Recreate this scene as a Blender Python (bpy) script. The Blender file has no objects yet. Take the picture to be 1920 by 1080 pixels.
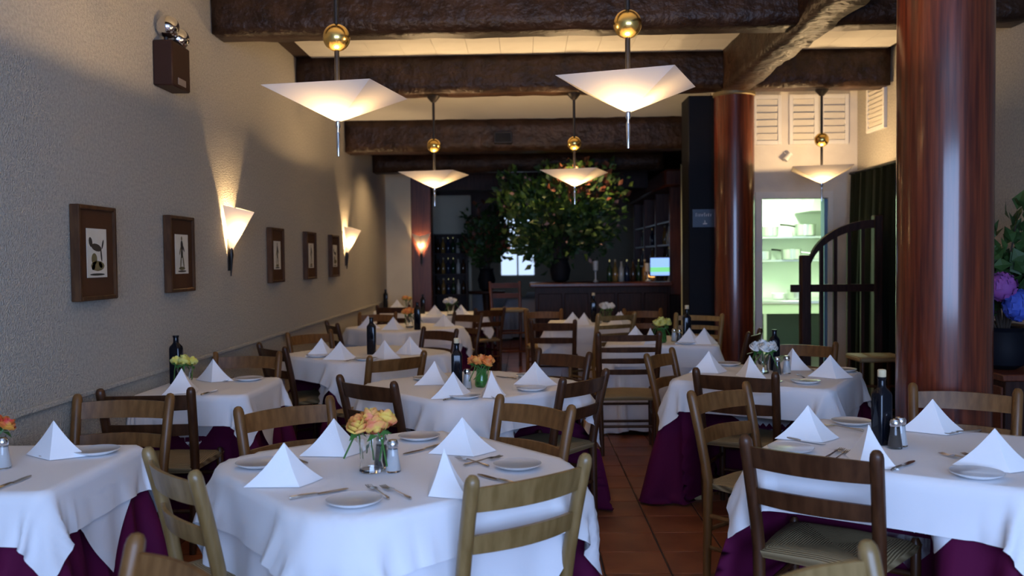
import bpy, bmesh, math, random
import numpy as np
from mathutils import Vector, Matrix, noise
random.seed(7)
rng = np.random.default_rng(5)
PI = math.pi
S = bpy.context.scene
C = S.collection

# ------------------------------------------------------------------ camera, world, daylight, exposure
FPX = 1680.0
CAM = Vector((0, 0, 1.5))
cam_d = bpy.data.cameras.new('camera'); cam_d.sensor_width = 36; cam_d.lens = FPX / 1920 * 36
cam_o = bpy.data.objects.new('camera', cam_d); C.objects.link(cam_o)
ROT = Matrix.Rotation(math.radians(0.85), 3, 'Z') @ Matrix.Rotation(math.radians(90 - 1.9), 3, 'X') @ Matrix.Rotation(math.radians(-0.6), 3, 'Z')
cam_o.matrix_world = Matrix.Translation(CAM) @ ROT.to_4x4()
cam_d.clip_start = 0.05; cam_d.clip_end = 100
cam_d.dof.use_dof = True; cam_d.dof.focus_distance = 4.2; cam_d.dof.aperture_fstop = 2.6
S.camera = cam_o

def px(x, y, z):
    """world point on the horizontal plane z that is seen at photo pixel x, y"""
    d = ROT @ Vector(((x - 960) / FPX, (540 - y) / FPX, -1))
    t = (z - CAM.z) / d.z
    return CAM + d * t
def img(p):
    q = ROT.transposed() @ (Vector(p) - CAM)
    return (960 + FPX * q.x / -q.z, 540 - FPX * q.y / -q.z)

W = bpy.data.worlds.new('world'); S.world = W; W.use_nodes = True
W.node_tree.nodes['Background'].inputs[0].default_value = (0.55, 0.72, 1.0, 1)
W.node_tree.nodes['Background'].inputs[1].default_value = 1.3
def area(name, loc, rot, sx, sy, power, col):
    l = bpy.data.lights.new(name, 'AREA'); l.shape = 'RECTANGLE'; l.size = sx; l.size_y = sy
    l.energy = power; l.color = col
    o = bpy.data.objects.new(name, l); C.objects.link(o); o.location = loc; o.rotation_euler = rot
    return o
# daylight entering by the street windows behind the camera
area('street_window_daylight', (0.9, -2.45, 1.75), (PI / 2, 0, 0), 4.6, 2.0, 335, (0.38, 0.57, 1.0))
S.view_settings.view_transform = 'Standard'; S.view_settings.look = 'None'
S.view_settings.exposure = 0.0; S.view_settings.gamma = 1

# ------------------------------------------------------------------ materials
MATS = {}
def mat(name, col, rough=0.5, metal=0.0, col2=None, scale=8.0, stretch=(1, 1, 1), bump=0.0, bscale=None, coat=0.0,
        trans=0.0, detail=4.0, emit=None, spec=0.5, ramp=(0.35, 0.65), bdist=0.01):
    if name in MATS: return MATS[name]
    m = bpy.data.materials.new(name); m.use_nodes = True
    nt = m.node_tree; b = nt.nodes['Principled BSDF']
    b.inputs['Base Color'].default_value = (*col, 1); b.inputs['Roughness'].default_value = rough
    b.inputs['Metallic'].default_value = metal; b.inputs['Coat Weight'].default_value = coat
    b.inputs['Coat Roughness'].default_value = 0.12
    b.inputs['Transmission Weight'].default_value = trans; b.inputs['Specular IOR Level'].default_value = spec
    if emit:
        b.inputs['Emission Color'].default_value = (*emit[0], 1); b.inputs['Emission Strength'].default_value = emit[1]
    if col2 or bump:
        tc = nt.nodes.new('ShaderNodeTexCoord'); mp = nt.nodes.new('ShaderNodeMapping')
        mp.inputs['Scale'].default_value = stretch
        nt.links.new(tc.outputs['Object'], mp.inputs[0])
    if col2:
        n = nt.nodes.new('ShaderNodeTexNoise'); n.inputs['Scale'].default_value = scale; n.inputs['Detail'].default_value = detail
        r = nt.nodes.new('ShaderNodeValToRGB')
        r.color_ramp.elements[0].position = ramp[0]; r.color_ramp.elements[1].position = ramp[1]
        r.color_ramp.elements[0].color = (*col, 1); r.color_ramp.elements[1].color = (*col2, 1)
        nt.links.new(mp.outputs[0], n.inputs['Vector']); nt.links.new(n.outputs[0], r.inputs[0]); nt.links.new(r.outputs[0], b.inputs['Base Color'])
    if bump:
        n2 = nt.nodes.new('ShaderNodeTexNoise'); n2.inputs['Scale'].default_value = bscale or scale; n2.inputs['Detail'].default_value = 3
        bp = nt.nodes.new('ShaderNodeBump'); bp.inputs['Strength'].default_value = bump; bp.inputs['Distance'].default_value = bdist
        nt.links.new(mp.outputs[0], n2.inputs['Vector']); nt.links.new(n2.outputs[0], bp.inputs['Height']); nt.links.new(bp.outputs[0], b.inputs['Normal'])
    MATS[name] = m
    return m
STUCCO = mat('stucco', (0.45, 0.42, 0.36), 0.9, col2=(0.58, 0.54, 0.46), scale=60, bump=1.0, bscale=120, bdist=0.018, spec=0.2)
PLASTER = mat('smooth_plaster', (0.62, 0.58, 0.52), 0.85, col2=(0.68, 0.64, 0.57), scale=5, bump=0.15, bscale=40)
CREAM = mat('cream_plaster', (0.66, 0.58, 0.43), 0.85, col2=(0.70, 0.62, 0.46), scale=4)
CEIL = mat('ceiling_tile', (0.72, 0.70, 0.64), 0.9, col2=(0.76, 0.74, 0.68), scale=3)
BEAM = mat('hewn_beam', (0.016, 0.007, 0.004), 0.45, spec=0.25, col2=(0.045, 0.022, 0.012), scale=6, stretch=(1, 1, 1), bump=0.7, bscale=16, bdist=0.03)
DARKW = mat('dark_wood', (0.018, 0.006, 0.004), 0.5, spec=0.25, col2=(0.042, 0.015, 0.010), scale=7, stretch=(6, 6, 0.6))
REDW = mat('red_brown_wood', (0.075, 0.018, 0.010), 0.35, col2=(0.13, 0.035, 0.016), scale=6, stretch=(8, 8, 0.5))
MAHOG = mat('mahogany_column', (0.060, 0.008, 0.004), 0.35, spec=0.25, col2=(0.165, 0.030, 0.009), scale=5, stretch=(9, 9, 0.35), coat=0.8, detail=6)
NAVY = mat('black_blue_paint', (0.006, 0.007, 0.011), 0.6, spec=0.12)
TILE = mat('terracotta_tile', (0.15, 0.042, 0.017), 0.42, col2=(0.25, 0.080, 0.031), scale=3.2, bump=0.12, bscale=12, spec=0.4)
GROUT = mat('dark_grout', (0.030, 0.016, 0.011), 0.85)
LINEN = mat('white_linen', (0.80, 0.80, 0.83), 0.85, bump=0.06, bscale=260, spec=0.15)
LINEN2 = mat('white_linen_under', (0.76, 0.76, 0.80), 0.85, bump=0.06, bscale=260, spec=0.15)
NAPK = mat('napkin_linen', (0.86, 0.86, 0.88), 0.85, bump=0.08, bscale=200, spec=0.15)
BURG = mat('burgundy_cloth', (0.085, 0.004, 0.036), 0.8, bump=0.06, bscale=240, spec=0.15)
WOODS = {
 'light': mat('honey_oak', (0.180, 0.110, 0.036), 0.36, col2=(0.26, 0.165, 0.062), scale=7, stretch=(5, 5, 0.7), coat=0.1),
 'mid': mat('brown_oak', (0.125, 0.052, 0.013), 0.42, spec=0.35, col2=(0.20, 0.092, 0.028), scale=7, stretch=(5, 5, 0.7), coat=0.08),
 'dark': mat('walnut_stain', (0.044, 0.015, 0.005), 0.42, spec=0.35, col2=(0.080, 0.030, 0.011), scale=7, stretch=(5, 5, 0.7), coat=0.08),
}
BRASS = mat('brass', (0.72, 0.50, 0.16), 0.22, 1.0)
IRON = mat('dark_iron', (0.030, 0.026, 0.024), 0.4, 0.6)
CHROME = mat('chrome', (0.75, 0.75, 0.77), 0.12, 1.0)
STEEL = mat('cutlery_steel', (0.62, 0.58, 0.54), 0.18, 1.0)
CHINA = mat('white_china', (0.92, 0.92, 0.92), 0.3, spec=0.2)
BOTTLE = mat('black_glass', (0.003, 0.004, 0.008), 0.12, spec=0.3)
CORK = mat('cork', (0.62, 0.52, 0.33), 0.7)
GLASS = mat('clear_glass', (0.95, 0.97, 0.97), 0.03, trans=1.0)
SALT = mat('salt', (0.85, 0.85, 0.86), 0.9)
PEPPER = mat('pepper', (0.10, 0.08, 0.07), 0.9)
STEM = mat('flower_stem', (0.05, 0.16, 0.03), 0.5)
FRAME = mat('picture_frame_wood', (0.050, 0.020, 0.008), 0.5, spec=0.25, col2=(0.095, 0.042, 0.016), scale=8, stretch=(4, 4, 0.8))
MATB = mat('brown_mat_board', (0.070, 0.031, 0.014), 0.9, spec=0.15)
PAPER = mat('aged_paper', (0.62, 0.58, 0.48), 0.85, col2=(0.68, 0.64, 0.54), scale=9)
INK = mat('sepia_ink', (0.035, 0.026, 0.016), 0.8)
INK2 = mat('olive_ink', (0.16, 0.125, 0.045), 0.8)
CURT = mat('dark_green_curtain', (0.006, 0.012, 0.008), 0.85, spec=0.2)
WHITEP = mat('white_paint', (0.70, 0.69, 0.66), 0.6)
LOUV = mat('shutter_louver', (0.58, 0.55, 0.48), 0.7)
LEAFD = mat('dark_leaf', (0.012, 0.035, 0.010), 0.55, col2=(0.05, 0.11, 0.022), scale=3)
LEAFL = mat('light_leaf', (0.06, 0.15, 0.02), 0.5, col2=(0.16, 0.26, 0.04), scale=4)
LEAFR = mat('russet_leaf', (0.13, 0.035, 0.020), 0.55, col2=(0.23, 0.085, 0.04), scale=4)
PINKB = mat('pale_pink_blossom', (0.50, 0.30, 0.25), 0.7)
PURP = mat('purple_hydrangea', (0.26, 0.07, 0.30), 0.7)
BLUEH = mat('blue_hydrangea', (0.05, 0.10, 0.50), 0.7)
BRANCH = mat('bark', (0.035, 0.022, 0.014), 0.8)
def rose_mat(name, a, b):
    m = bpy.data.materials.new(name); m.use_nodes = True; nt = m.node_tree; bs = nt.nodes['Principled BSDF']
    bs.inputs['Roughness'].default_value = 0.6; bs.inputs['Subsurface Weight'].default_value = 0.0
    tc = nt.nodes.new('ShaderNodeTexCoord'); n = nt.nodes.new('ShaderNodeTexNoise'); n.inputs['Scale'].default_value = 28
    r = nt.nodes.new('ShaderNodeValToRGB'); r.color_ramp.elements[0].position = .4; r.color_ramp.elements[1].position = .62
    r.color_ramp.elements[0].color = (*a, 1); r.color_ramp.elements[1].color = (*b, 1)
    nt.links.new(tc.outputs['Object'], n.inputs['Vector']); nt.links.new(n.outputs[0], r.inputs[0]); nt.links.new(r.outputs[0], bs.inputs['Base Color'])
    return m
ROSE = {'peach': rose_mat('peach_rose', (0.85, 0.56, 0.10), (0.85, 0.24, 0.11)),
        'orange': rose_mat('orange_rose', (0.80, 0.20, 0.04), (0.80, 0.36, 0.08)),
        'yellow': rose_mat('yellow_rose', (0.78, 0.66, 0.10), (0.72, 0.70, 0.22)),
        'white': rose_mat('white_rose', (0.80, 0.78, 0.72), (0.84, 0.82, 0.78)),
        'red': rose_mat('red_rose', (0.62, 0.035, 0.02), (0.70, 0.30, 0.04))}
def shade_mat():
    m = bpy.data.materials.new('frosted_shade_glass'); m.use_nodes = True; nt = m.node_tree
    out = nt.nodes['Material Output']; nt.nodes.remove(nt.nodes['Principled BSDF'])
    tr = nt.nodes.new('ShaderNodeBsdfTranslucent'); tr.inputs[0].default_value = (0.88, 0.78, 0.62, 1)
    df = nt.nodes.new('ShaderNodeBsdfDiffuse'); df.inputs[0].default_value = (0.80, 0.77, 0.72, 1)
    tc = nt.nodes.new('ShaderNodeTexCoord'); n = nt.nodes.new('ShaderNodeTexNoise'); n.inputs['Scale'].default_value = 7
    mr = nt.nodes.new('ShaderNodeMapRange'); mr.inputs[3].default_value = .07; mr.inputs[4].default_value = .12
    mx = nt.nodes.new('ShaderNodeMixShader')
    nt.links.new(tc.outputs['Object'], n.inputs['Vector']); nt.links.new(n.outputs[0], mr.inputs[0]); nt.links.new(mr.outputs[0], mx.inputs[0])
    nt.links.new(df.outputs[0], mx.inputs[1]); nt.links.new(tr.outputs[0], mx.inputs[2]); nt.links.new(mx.outputs[0], out.inputs[0])
    return m
SHADE = shade_mat()
def rush_mat():
    m = bpy.data.materials.new('woven_rush'); m.use_nodes = True; nt = m.node_tree; b = nt.nodes['Principled BSDF']
    b.inputs['Roughness'].default_value = 0.75
    tc = nt.nodes.new('ShaderNodeTexCoord'); sp = nt.nodes.new('ShaderNodeSeparateXYZ'); nt.links.new(tc.outputs['Object'], sp.inputs[0])
    def math_(op, a, bb=None):
        n = nt.nodes.new('ShaderNodeMath'); n.operation = op
        for i, v in enumerate((a, bb)):
            if v is None: continue
            if isinstance(v, (int, float)): n.inputs[i].default_value = v
            else: nt.links.new(v, n.inputs[i])
        return n.outputs[0]
    ax = math_('ABSOLUTE', sp.outputs[0]); ay = math_('ABSOLUTE', sp.outputs[1])
    c = math_('GREATER_THAN', ax, ay)                       # side triangles: strands run along y, else along x
    v = math_('ADD', math_('MULTIPLY', c, ax), math_('MULTIPLY', math_('SUBTRACT', 1, c), ay))
    w = math_('SINE', math_('MULTIPLY', v, 700.0))
    r = nt.nodes.new('ShaderNodeValToRGB'); r.color_ramp.elements[0].color = (0.17, 0.115, 0.05, 1); r.color_ramp.elements[1].color = (0.36, 0.27, 0.14, 1)
    nt.links.new(math_('ADD', math_('MULTIPLY', w, 0.5), 0.5), r.inputs[0]); nt.links.new(r.outputs[0], b.inputs['Base Color'])
    bp = nt.nodes.new('ShaderNodeBump'); bp.inputs['Strength'].default_value = 0.5; bp.inputs['Distance'].default_value = 0.004
    nt.links.new(w, bp.inputs['Height']); nt.links.new(bp.outputs[0], b.inputs['Normal'])
    return m
RUSH = rush_mat()

# ------------------------------------------------------------------ mesh helpers
class MB:
    def __init__(s): s.v = []; s.f = []
    def add(s, vs, fs):
        o = len(s.v); s.v += [tuple(p) for p in vs]; s.f += [tuple(i + o for i in f) for f in fs]; return s
    def box(s, x0, x1, y0, y1, z0, z1, bev=0.0):
        if bev:
            bm = bmesh.new(); bmesh.ops.create_cube(bm, size=1)
            for v in bm.verts: v.co = Vector(((x0 + x1) / 2 + v.co.x * (x1 - x0), (y0 + y1) / 2 + v.co.y * (y1 - y0), (z0 + z1) / 2 + v.co.z * (z1 - z0)))
            bmesh.ops.bevel(bm, geom=bm.edges[:], offset=bev, segments=1, affect='EDGES')
            bm.verts.index_update(); s.add([v.co[:] for v in bm.verts], [[v.index for v in f.verts] for f in bm.faces]); bm.free(); return s
        return s.add([(x, y, z) for z in (z0, z1) for y in (y0, y1) for x in (x0, x1)],
                     [(0, 2, 3, 1), (4, 5, 7, 6), (0, 1, 5, 4), (2, 6, 7, 3), (0, 4, 6, 2), (1, 3, 7, 5)])
    def tube(s, pts, r, n=8, cap=True):
        pts = [Vector(p) for p in pts]; k = len(pts)
        rs = r if isinstance(r, (list, tuple)) else [r] * k
        vs = []; ref = None
        for i, p in enumerate(pts):
            t = (pts[min(i + 1, k - 1)] - pts[max(i - 1, 0)])
            t = t.normalized() if t.length > 1e-9 else Vector((0, 0, 1))
            if ref is None: ref = Vector((1, 0, 0)) if abs(t.x) < .8 else Vector((0, 1, 0))
            a = (ref - t * ref.dot(t)).normalized(); b = t.cross(a); ref = a
            for j in range(n):
                q = 2 * PI * j / n; vs.append(p + (a * math.cos(q) + b * math.sin(q)) * rs[i])
        fs = [(i * n + j, i * n + (j + 1) % n, (i + 1) * n + (j + 1) % n, (i + 1) * n + j) for i in range(k - 1) for j in range(n)]
        if cap: fs += [tuple(range(n - 1, -1, -1)), tuple((k - 1) * n + j for j in range(n))]
        return s.add(vs, fs)
    def lathe(s, prof, n=20, c=(0, 0, 0)):
        k = len(prof)
        vs = [(c[0] + r * math.cos(2 * PI * j / n), c[1] + r * math.sin(2 * PI * j / n), c[2] + z) for r, z in prof for j in range(n)]
        fs = [(i * n + j, i * n + (j + 1) % n, (i + 1) * n + (j + 1) % n, (i + 1) * n + j) for i in range(k - 1) for j in range(n)]
        if prof[0][0] > 1e-5: fs.append(tuple(range(n - 1, -1, -1)))
        if prof[-1][0] > 1e-5: fs.append(tuple((k - 1) * n + j for j in range(n)))
        return s.add(vs, fs)
    def ball(s, c, r, n=14, m=8, sq=(1, 1, 1)):
        vs = [(c[0] + sq[0] * r * math.sin(PI * i / m) * math.cos(2 * PI * j / n), c[1] + sq[1] * r * math.sin(PI * i / m) * math.sin(2 * PI * j / n),
               c[2] - sq[2] * r * math.cos(PI * i / m)) for i in range(m + 1) for j in range(n)]
        return s.add(vs, [(i * n + j, i * n + (j + 1) % n, (i + 1) * n + (j + 1) % n, (i + 1) * n + j) for i in range(m) for j in range(n)])
    def mesh(s, name, material=None, smooth=True):
        me = bpy.data.meshes.new(name); me.from_pydata(s.v, [], s.f)
        bm = bmesh.new(); bm.from_mesh(me); bmesh.ops.remove_doubles(bm, verts=bm.verts, dist=1e-6)
        bmesh.ops.recalc_face_normals(bm, faces=bm.faces); bm.to_mesh(me); bm.free()
        if smooth:
            me.polygons.foreach_set('use_smooth', [True] * len(me.polygons))
            me.set_sharp_from_angle(angle=math.radians(38))
        if material: me.materials.append(material)
        return me
def tag(o, label, cat, group=None):
    o['label'] = label; o['category'] = cat
    if group: o['group'] = group
    return o
def ob(name, me, parent=None, loc=(0, 0, 0), rotz=0.0, material=None, smooth=True):
    if isinstance(me, MB): me = me.mesh(name, material, smooth)
    o = bpy.data.objects.new(name, me); C.objects.link(o); o.location = loc; o.rotation_euler = (0, 0, rotz)
    if parent: o.parent = parent
    return o
def thing(name, label, cat, loc=(0, 0, 0), rotz=0.0, group=None):
    return tag(ob(name, None, None, loc, rotz), label, cat, group)
def struct(name, mb, material, smooth=False):
    o = ob(name, mb, material=material, smooth=smooth); o['kind'] = 'structure'; return o
def box(*a, **k): return MB().box(*a, **k)

# ------------------------------------------------------------------ room shell
XL, XR, YF, YB = -2.2, 3.5, -2.5, 22.0
WY0 = 9.5
def rough_box(x0, x1, y0, y1, z0, z1, step=0.09, amp=0.012, sc=4.0, seed=0):
    """hewn timber: a box whose faces are finely divided and knocked about"""
    bm = bmesh.new()
    def face(o, u, v, nu, nv):
        g = [[bm.verts.new(o + u * (i / nu) + v * (j / nv)) for j in range(nv + 1)] for i in range(nu + 1)]
        for i in range(nu):
            for j in range(nv): bm.faces.new((g[i][j], g[i + 1][j], g[i + 1][j + 1], g[i][j + 1]))
    X, Y, Z = Vector((x1 - x0, 0, 0)), Vector((0, y1 - y0, 0)), Vector((0, 0, z1 - z0))
    k = lambda d: max(2, min(90, int(d.length / step)))
    o = Vector((x0, y0, z0)); p = Vector((x1, y1, z1))
    for a, b in ((X, Y), (X, Z), (Y, Z)):
        face(o, a, b, k(a), k(b)); face(p, -a, -b, k(a), k(b))
    bmesh.ops.remove_doubles(bm, verts=bm.verts, dist=1e-4)
    for v in bm.verts:
        q = v.co * sc + Vector((seed, 0, 0)); v.co += noise.noise_vector(q) * amp + noise.noise_vector(q * 2.7) * amp * .6
    bmesh.ops.recalc_face_normals(bm, faces=bm.faces)
    me = bpy.data.meshes.new('beam'); bm.to_mesh(me); bm.free()
    me.polygons.foreach_set('use_smooth', [True] * len(me.polygons)); me.materials.append(BEAM)
    return me

floor = struct('floor', box(XL - .1, 4.6, YF - .1, YB, -0.12, -0.006), GROUT)
TS = 0.316; TG = 0.009
tile_me = box(-TS / 2 + TG / 2, TS / 2 - TG / 2, -TS / 2 + TG / 2, TS / 2 - TG / 2, -0.012, 0, bev=0.003).mesh('tile', TILE)
rest = MB(); ntile = 0
x_off = px(1262, 1080, 0).x
for i in range(-12, 14):
    for j in range(-8, 70):
        cx = x_off + (i + .5) * TS; cy = 0.1 + (j + .5) * TS
        if not (XL + TS / 2 < cx < (XR if cy < 9.4 else 4.4) - TS / 2 and YF + .2 < cy < YB - .2): continue
        if -0.75 < cx < 1.85 and 1.5 < cy < 10.4:
            ob('tile', tile_me, floor, (cx, cy, random.uniform(-.0012, .0004)), random.choice((0, PI / 2, PI))); ntile += 1
        else:
            h = TS / 2 - TG / 2; rest.box(cx - h, cx + h, cy - h, cy + h, -0.012, 0)
o = ob('tile_field', rest, floor, material=TILE, smooth=False); o['kind'] = 'stuff'

struct('wall_left', box(XL - .2, XL, YF, YB, 0, 3.7), STUCCO)
o = struct('trim_1', box(XL, XL + .022, YF, 14.1, .835, .862, bev=.006), STUCCO)
struct('wall_right', box(XR, XR + .2, YF, WY0 + .12, 0, 3.7), STUCCO)
struct('wall_right_rear', box(4.42, 4.6, WY0, YB, 0, 3.7), CREAM)
f = MB()                                                          # street front behind the camera, with a wide window opening
f.box(XL, XR, YF - .2, YF, 0, .7); f.box(XL, XR, YF - .2, YF, 2.8, 3.7); f.box(XL, -1.45, YF - .2, YF, .7, 2.8); f.box(3.25, XR, YF - .2, YF, .7, 2.8)
struct('wall_front', f, PLASTER)
w = MB()
for x in (-1.45, .1, 1.65, 3.2): w.box(x, x + .05, YF - .12, YF - .06, .7, 2.8)
w.box(-1.45, 3.25, YF - .12, YF - .06, .7, .76); w.box(-1.45, 3.25, YF - .12, YF - .06, 2.74, 2.8)
struct('window_1', w, DARKW)
bk = MB(); bk.box(XL, -.62, YB - .2, YB, 0, 3.4); bk.box(.26, 4.45, YB - .2, YB, 0, 3.4); bk.box(-.62, .26, YB - .2, YB, 0, 1.05); bk.box(-.62, .26, YB - .2, YB, 2.75, 3.4)
struct('wall_back', bk, CREAM)
w = MB()
for x in (-.62, -.2, .22): w.box(x, x + .04, YB - .16, YB - .1, 1.05, 2.75)
for z in (1.05, 1.9, 2.71): w.box(-.62, .26, YB - .16, YB - .1, z, z + .04)
struct('window_2', w, WHITEP)
# ceilings: one for each bay between the beams
struct('ceiling', box(XL, XR, YF, 8.75, 3.46, 3.6), GROUT)
ceil = bpy.data.objects['ceiling']
CT = .3048
pan = box(-CT / 2 + .0015, CT / 2 - .0015, -CT / 2 + .0015, CT / 2 - .0015, -.012, 0).mesh('ceiling_tile', CEIL, False)
for i in range(18):
    for j in range(7):
        ob('ceiling_tile', pan, ceil, (XL + .16 + (i + .5) * CT, 6.62 + (j + .5) * CT, 3.462))
cm = MB(); cm.box(XL, XR, YF, 6.62, 3.445, 3.458)
ob('plain_panel', cm, ceil, material=CEIL, smooth=False)
s2 = MB(); s2.add([(XL, 8.75, 3.46), (XR, 8.75, 3.46), (XR, 11.1, 3.19), (XL, 11.1, 3.19), (XL, 8.75, 3.6), (XR, 8.75, 3.6), (XR, 11.1, 3.6), (XL, 11.1, 3.6)],
       [(0, 1, 2, 3), (7, 6, 5, 4), (0, 4, 5, 1), (1, 5, 6, 2), (2, 6, 7, 3), (3, 7, 4, 0)])
struct('ceiling_middle', s2, CEIL)
struct('ceiling_rear', box(XL, 4.45, 11.3, YB, 3.0, 3.6), DARKW)
# beams across (a little out of square) and the long beam carried by the columns
def beam(name, y, w, z0, z1, x1=XR - .02, seed=0, yaw=-1.0):
    o = ob(name, rough_box(XL + .01, x1, -w / 2, w / 2, z0, z1, amp=.009, seed=seed), None, (0, y, 0), math.radians(yaw)); o['kind'] = 'structure'
    o.name = name
    return o
beam('beam', 4.45, .26, 3.1, 3.46, seed=1)
beam('beam', 6.42, .26, 3.1, 3.46, seed=2)
beam('beam', 8.78, .27, 3.1, 3.47, seed=3)
beam('beam', 11.15, .34, 2.82, 3.20, 2.0, seed=4, yaw=-.4)
beam('beam', 13.1, .30, 2.76, 3.02, 2.0, seed=5, yaw=-.4)
o = ob('beam', rough_box(1.90, 2.16, YF + .1, 8.7, 3.085, 3.46, step=.07, amp=.02, sc=5, seed=9)); o['kind'] = 'structure'
# back of the right-hand room, with the kitchen doorway
DX0, DX1, DZ, WY = 2.50, 3.19, 2.10, 9.5
wb = MB(); wb.box(1.98, DX0, WY, WY + .12, 0, 3.46); wb.box(DX1, XR, WY, WY + .12, 0, 3.46); wb.box(DX0, DX1, WY, WY + .12, DZ, 3.46)
struct('wall_kitchen', wb, PLASTER)
dr = MB(); dr.box(DX0 - .07, DX0, WY - .02, WY + .13, 0, DZ + .07); dr.box(DX1, DX1 + .05, WY - .02, WY + .13, 0, DZ + .07); dr.box(DX0, DX1, WY - .02, WY + .13, DZ, DZ + .07)
d1 = struct('door_1', dr, WHITEP)
ob('door_edge', box(DX1 - .035, DX1, WY + .0, WY + .11, 0.02, DZ - .01), d1, material=mat('blue_door_paint', (.10, .22, .42), .5))
struct('pillar', box(1.66, 1.97, 9.12, 9.5, 0, 3.12, bev=.01), NAVY)
# rear left: return of the wall, timber post, panel
struct('wall_return', box(XL, -1.80, 14.2, 14.4, 0, 2.98), CREAM)
struct('post', box(-1.80, -1.48, 14.2, 14.5, 0, 2.98, bev=.012), REDW)
struct('wall_rear_panel', box(-1.70, -.98, 16.4, 16.5, 0, 2.66), CREAM)
struct('header', box(-1.7, 2.0, 18.0, 18.2, 2.35, 3.0), mat('mauve_plaster', (.24, .17, .15), .8))
struct('soffit', box(-1.48, 2.0, 14.6, 15.0, 2.62, 3.0), DARKW)

# columns
def column(x, y, d, top, label):
    t = thing('column', label, 'column', (x, y, 0), 0)
    r = d / 2
    ob('shaft', MB().lathe([(r, 0.14), (r, top - .03)], 40), t, material=MAHOG)
    ob('plinth', MB().lathe([(r + .035, 0), (r + .035, .10), (r + .02, .14), (r, .14)], 40), t, material=DARKW)
    ob('collar', MB().lathe([(r, top - .04), (r + .012, top - .03), (r + .012, top), (r, top)], 40), t, material=mat('old_brass_collar', (.22, .17, .09), .5, .6))
column(2.19, 4.72, .465, 3.09, 'large glossy red mahogany column in the right foreground')
column(2.06, 8.85, .385, 3.09, 'slimmer red mahogany column between the dark pillar and the kitchen door')

# ------------------------------------------------------------------ cloth drape (position based dynamics over the table shape)
def outline_sd(x, y, hx, hy, r):
    qx = np.abs(x) - (hx - r); qy = np.abs(y) - (hy - r)
    return np.hypot(np.maximum(qx, 0), np.maximum(qy, 0)) + np.minimum(np.maximum(qx, qy), 0) - r
def drape(hx, hy, r, cx, cy, top, lift, diag=False, n=44, steps=420, wall=None, floor_z=.012, seed=1, blend=0., over=None, pin_at=-.004):
    g = np.random.default_rng(seed)
    u = np.linspace(-1, 1, n + 1)
    U, V = np.meshgrid(u * cx, u * cy, indexing='ij')
    if diag:
        U, V = (U - V) * math.sqrt(.5), (U + V) * math.sqrt(.5)
    if blend:                                                   # a cloth with rounded corners, so that it does not pile up on the floor
        a, b = np.meshgrid(u, u, indexing='ij')
        U = (1 - blend) * U + blend * a * np.sqrt(1 - b * b / 2) * cx; V = (1 - blend) * V + blend * b * np.sqrt(1 - a * a / 2) * cy
    P = np.stack([U, V, np.full_like(U, top + lift)], -1)
    sd0 = outline_sd(P[..., 0], P[..., 1], hx, hy, r)
    pin = sd0 < pin_at
    wgt = np.where(pin, 0., 1.)[..., None]
    P[..., 2] -= np.maximum(sd0, 0) * .25
    P += g.normal(0, .0025, P.shape) * wgt
    if wall is not None: P[..., 0] = np.where(pin, P[..., 0], np.maximum(P[..., 0], wall))
    rest = np.stack([U, V], -1)
    cons = []
    def grp(a, b, stiff):
        L = np.linalg.norm(rest[a] - rest[b], axis=-1)[..., None]
        wa, wb_ = wgt[a], wgt[b]; ws = wa + wb_; ws[ws == 0] = 1
        cons.append((a, b, L, wa / ws * stiff, wb_ / ws * stiff))
    N = n + 1; al = slice(None)
    for st in (0, 1):
        m = (N - st) // 2 * 2
        grp((slice(st, st + m, 2), al), (slice(st + 1, st + m, 2), al), 1.)
        grp((al, slice(st, st + m, 2)), (al, slice(st + 1, st + m, 2)), 1.)
        A = slice(st, st + m, 2); B = slice(st + 1, st + m, 2)
        grp((A, slice(0, N - 1)), (B, slice(1, N)), .35); grp((A, slice(1, N)), (B, slice(0, N - 1)), .35)
    for st in range(4):
        a = np.arange(st, N - 2, 4)
        grp((a, al), (a + 2, al), .06); grp((al, a), (al, a + 2), .06)
    vel = np.zeros_like(P); dt = .012; off0 = lift + .002; off = off0
    for s_ in range(steps):
        vel[..., 2] -= 9.8 * dt
        vel *= .975 if s_ < steps * .6 else .93
        old = P.copy(); P = P + vel * dt * wgt
        for it in range(3):
            for a, b, L, sa, sb in cons:
                d = P[a] - P[b]; l = np.linalg.norm(d, axis=-1, keepdims=True) + 1e-9
                c = d * ((l - L) / l)
                P[a] -= c * sa; P[b] += c * sb
            sd = outline_sd(P[..., 0], P[..., 1], hx, hy, r)
            if over is not None: off = np.maximum(off0, look(over, P) + .006)      # the cloth below holds this one out
            inside = (sd < off) & (~pin)
            pen_up = top + lift - P[..., 2]
            up = inside & (pen_up > 0) & (pen_up < (off - sd)) & (pen_up < .03)
            P[..., 2] = np.where(up, top + lift, P[..., 2])
            side = inside & (P[..., 2] < top + lift - 1e-6) & ~up
            if side.any():
                e = 1e-4; x, y = P[..., 0], P[..., 1]
                gx = (outline_sd(x + e, y, hx, hy, r) - outline_sd(x - e, y, hx, hy, r)) / (2 * e)
                gy = (outline_sd(x, y + e, hx, hy, r) - outline_sd(x, y - e, hx, hy, r)) / (2 * e)
                k = np.where(side, off - sd, 0)
                P[..., 0] += gx * k; P[..., 1] += gy * k
            P[..., 2] = np.maximum(P[..., 2], floor_z)
            if wall is not None: P[..., 0] = np.where(pin, P[..., 0], np.maximum(P[..., 0], wall))
        vel = (P - old) / dt * wgt
        sp = np.linalg.norm(vel, axis=-1, keepdims=True); vel *= np.minimum(1, 2.5 / (sp + 1e-9))
    return P
NT, NZ = 144, 40
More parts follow.
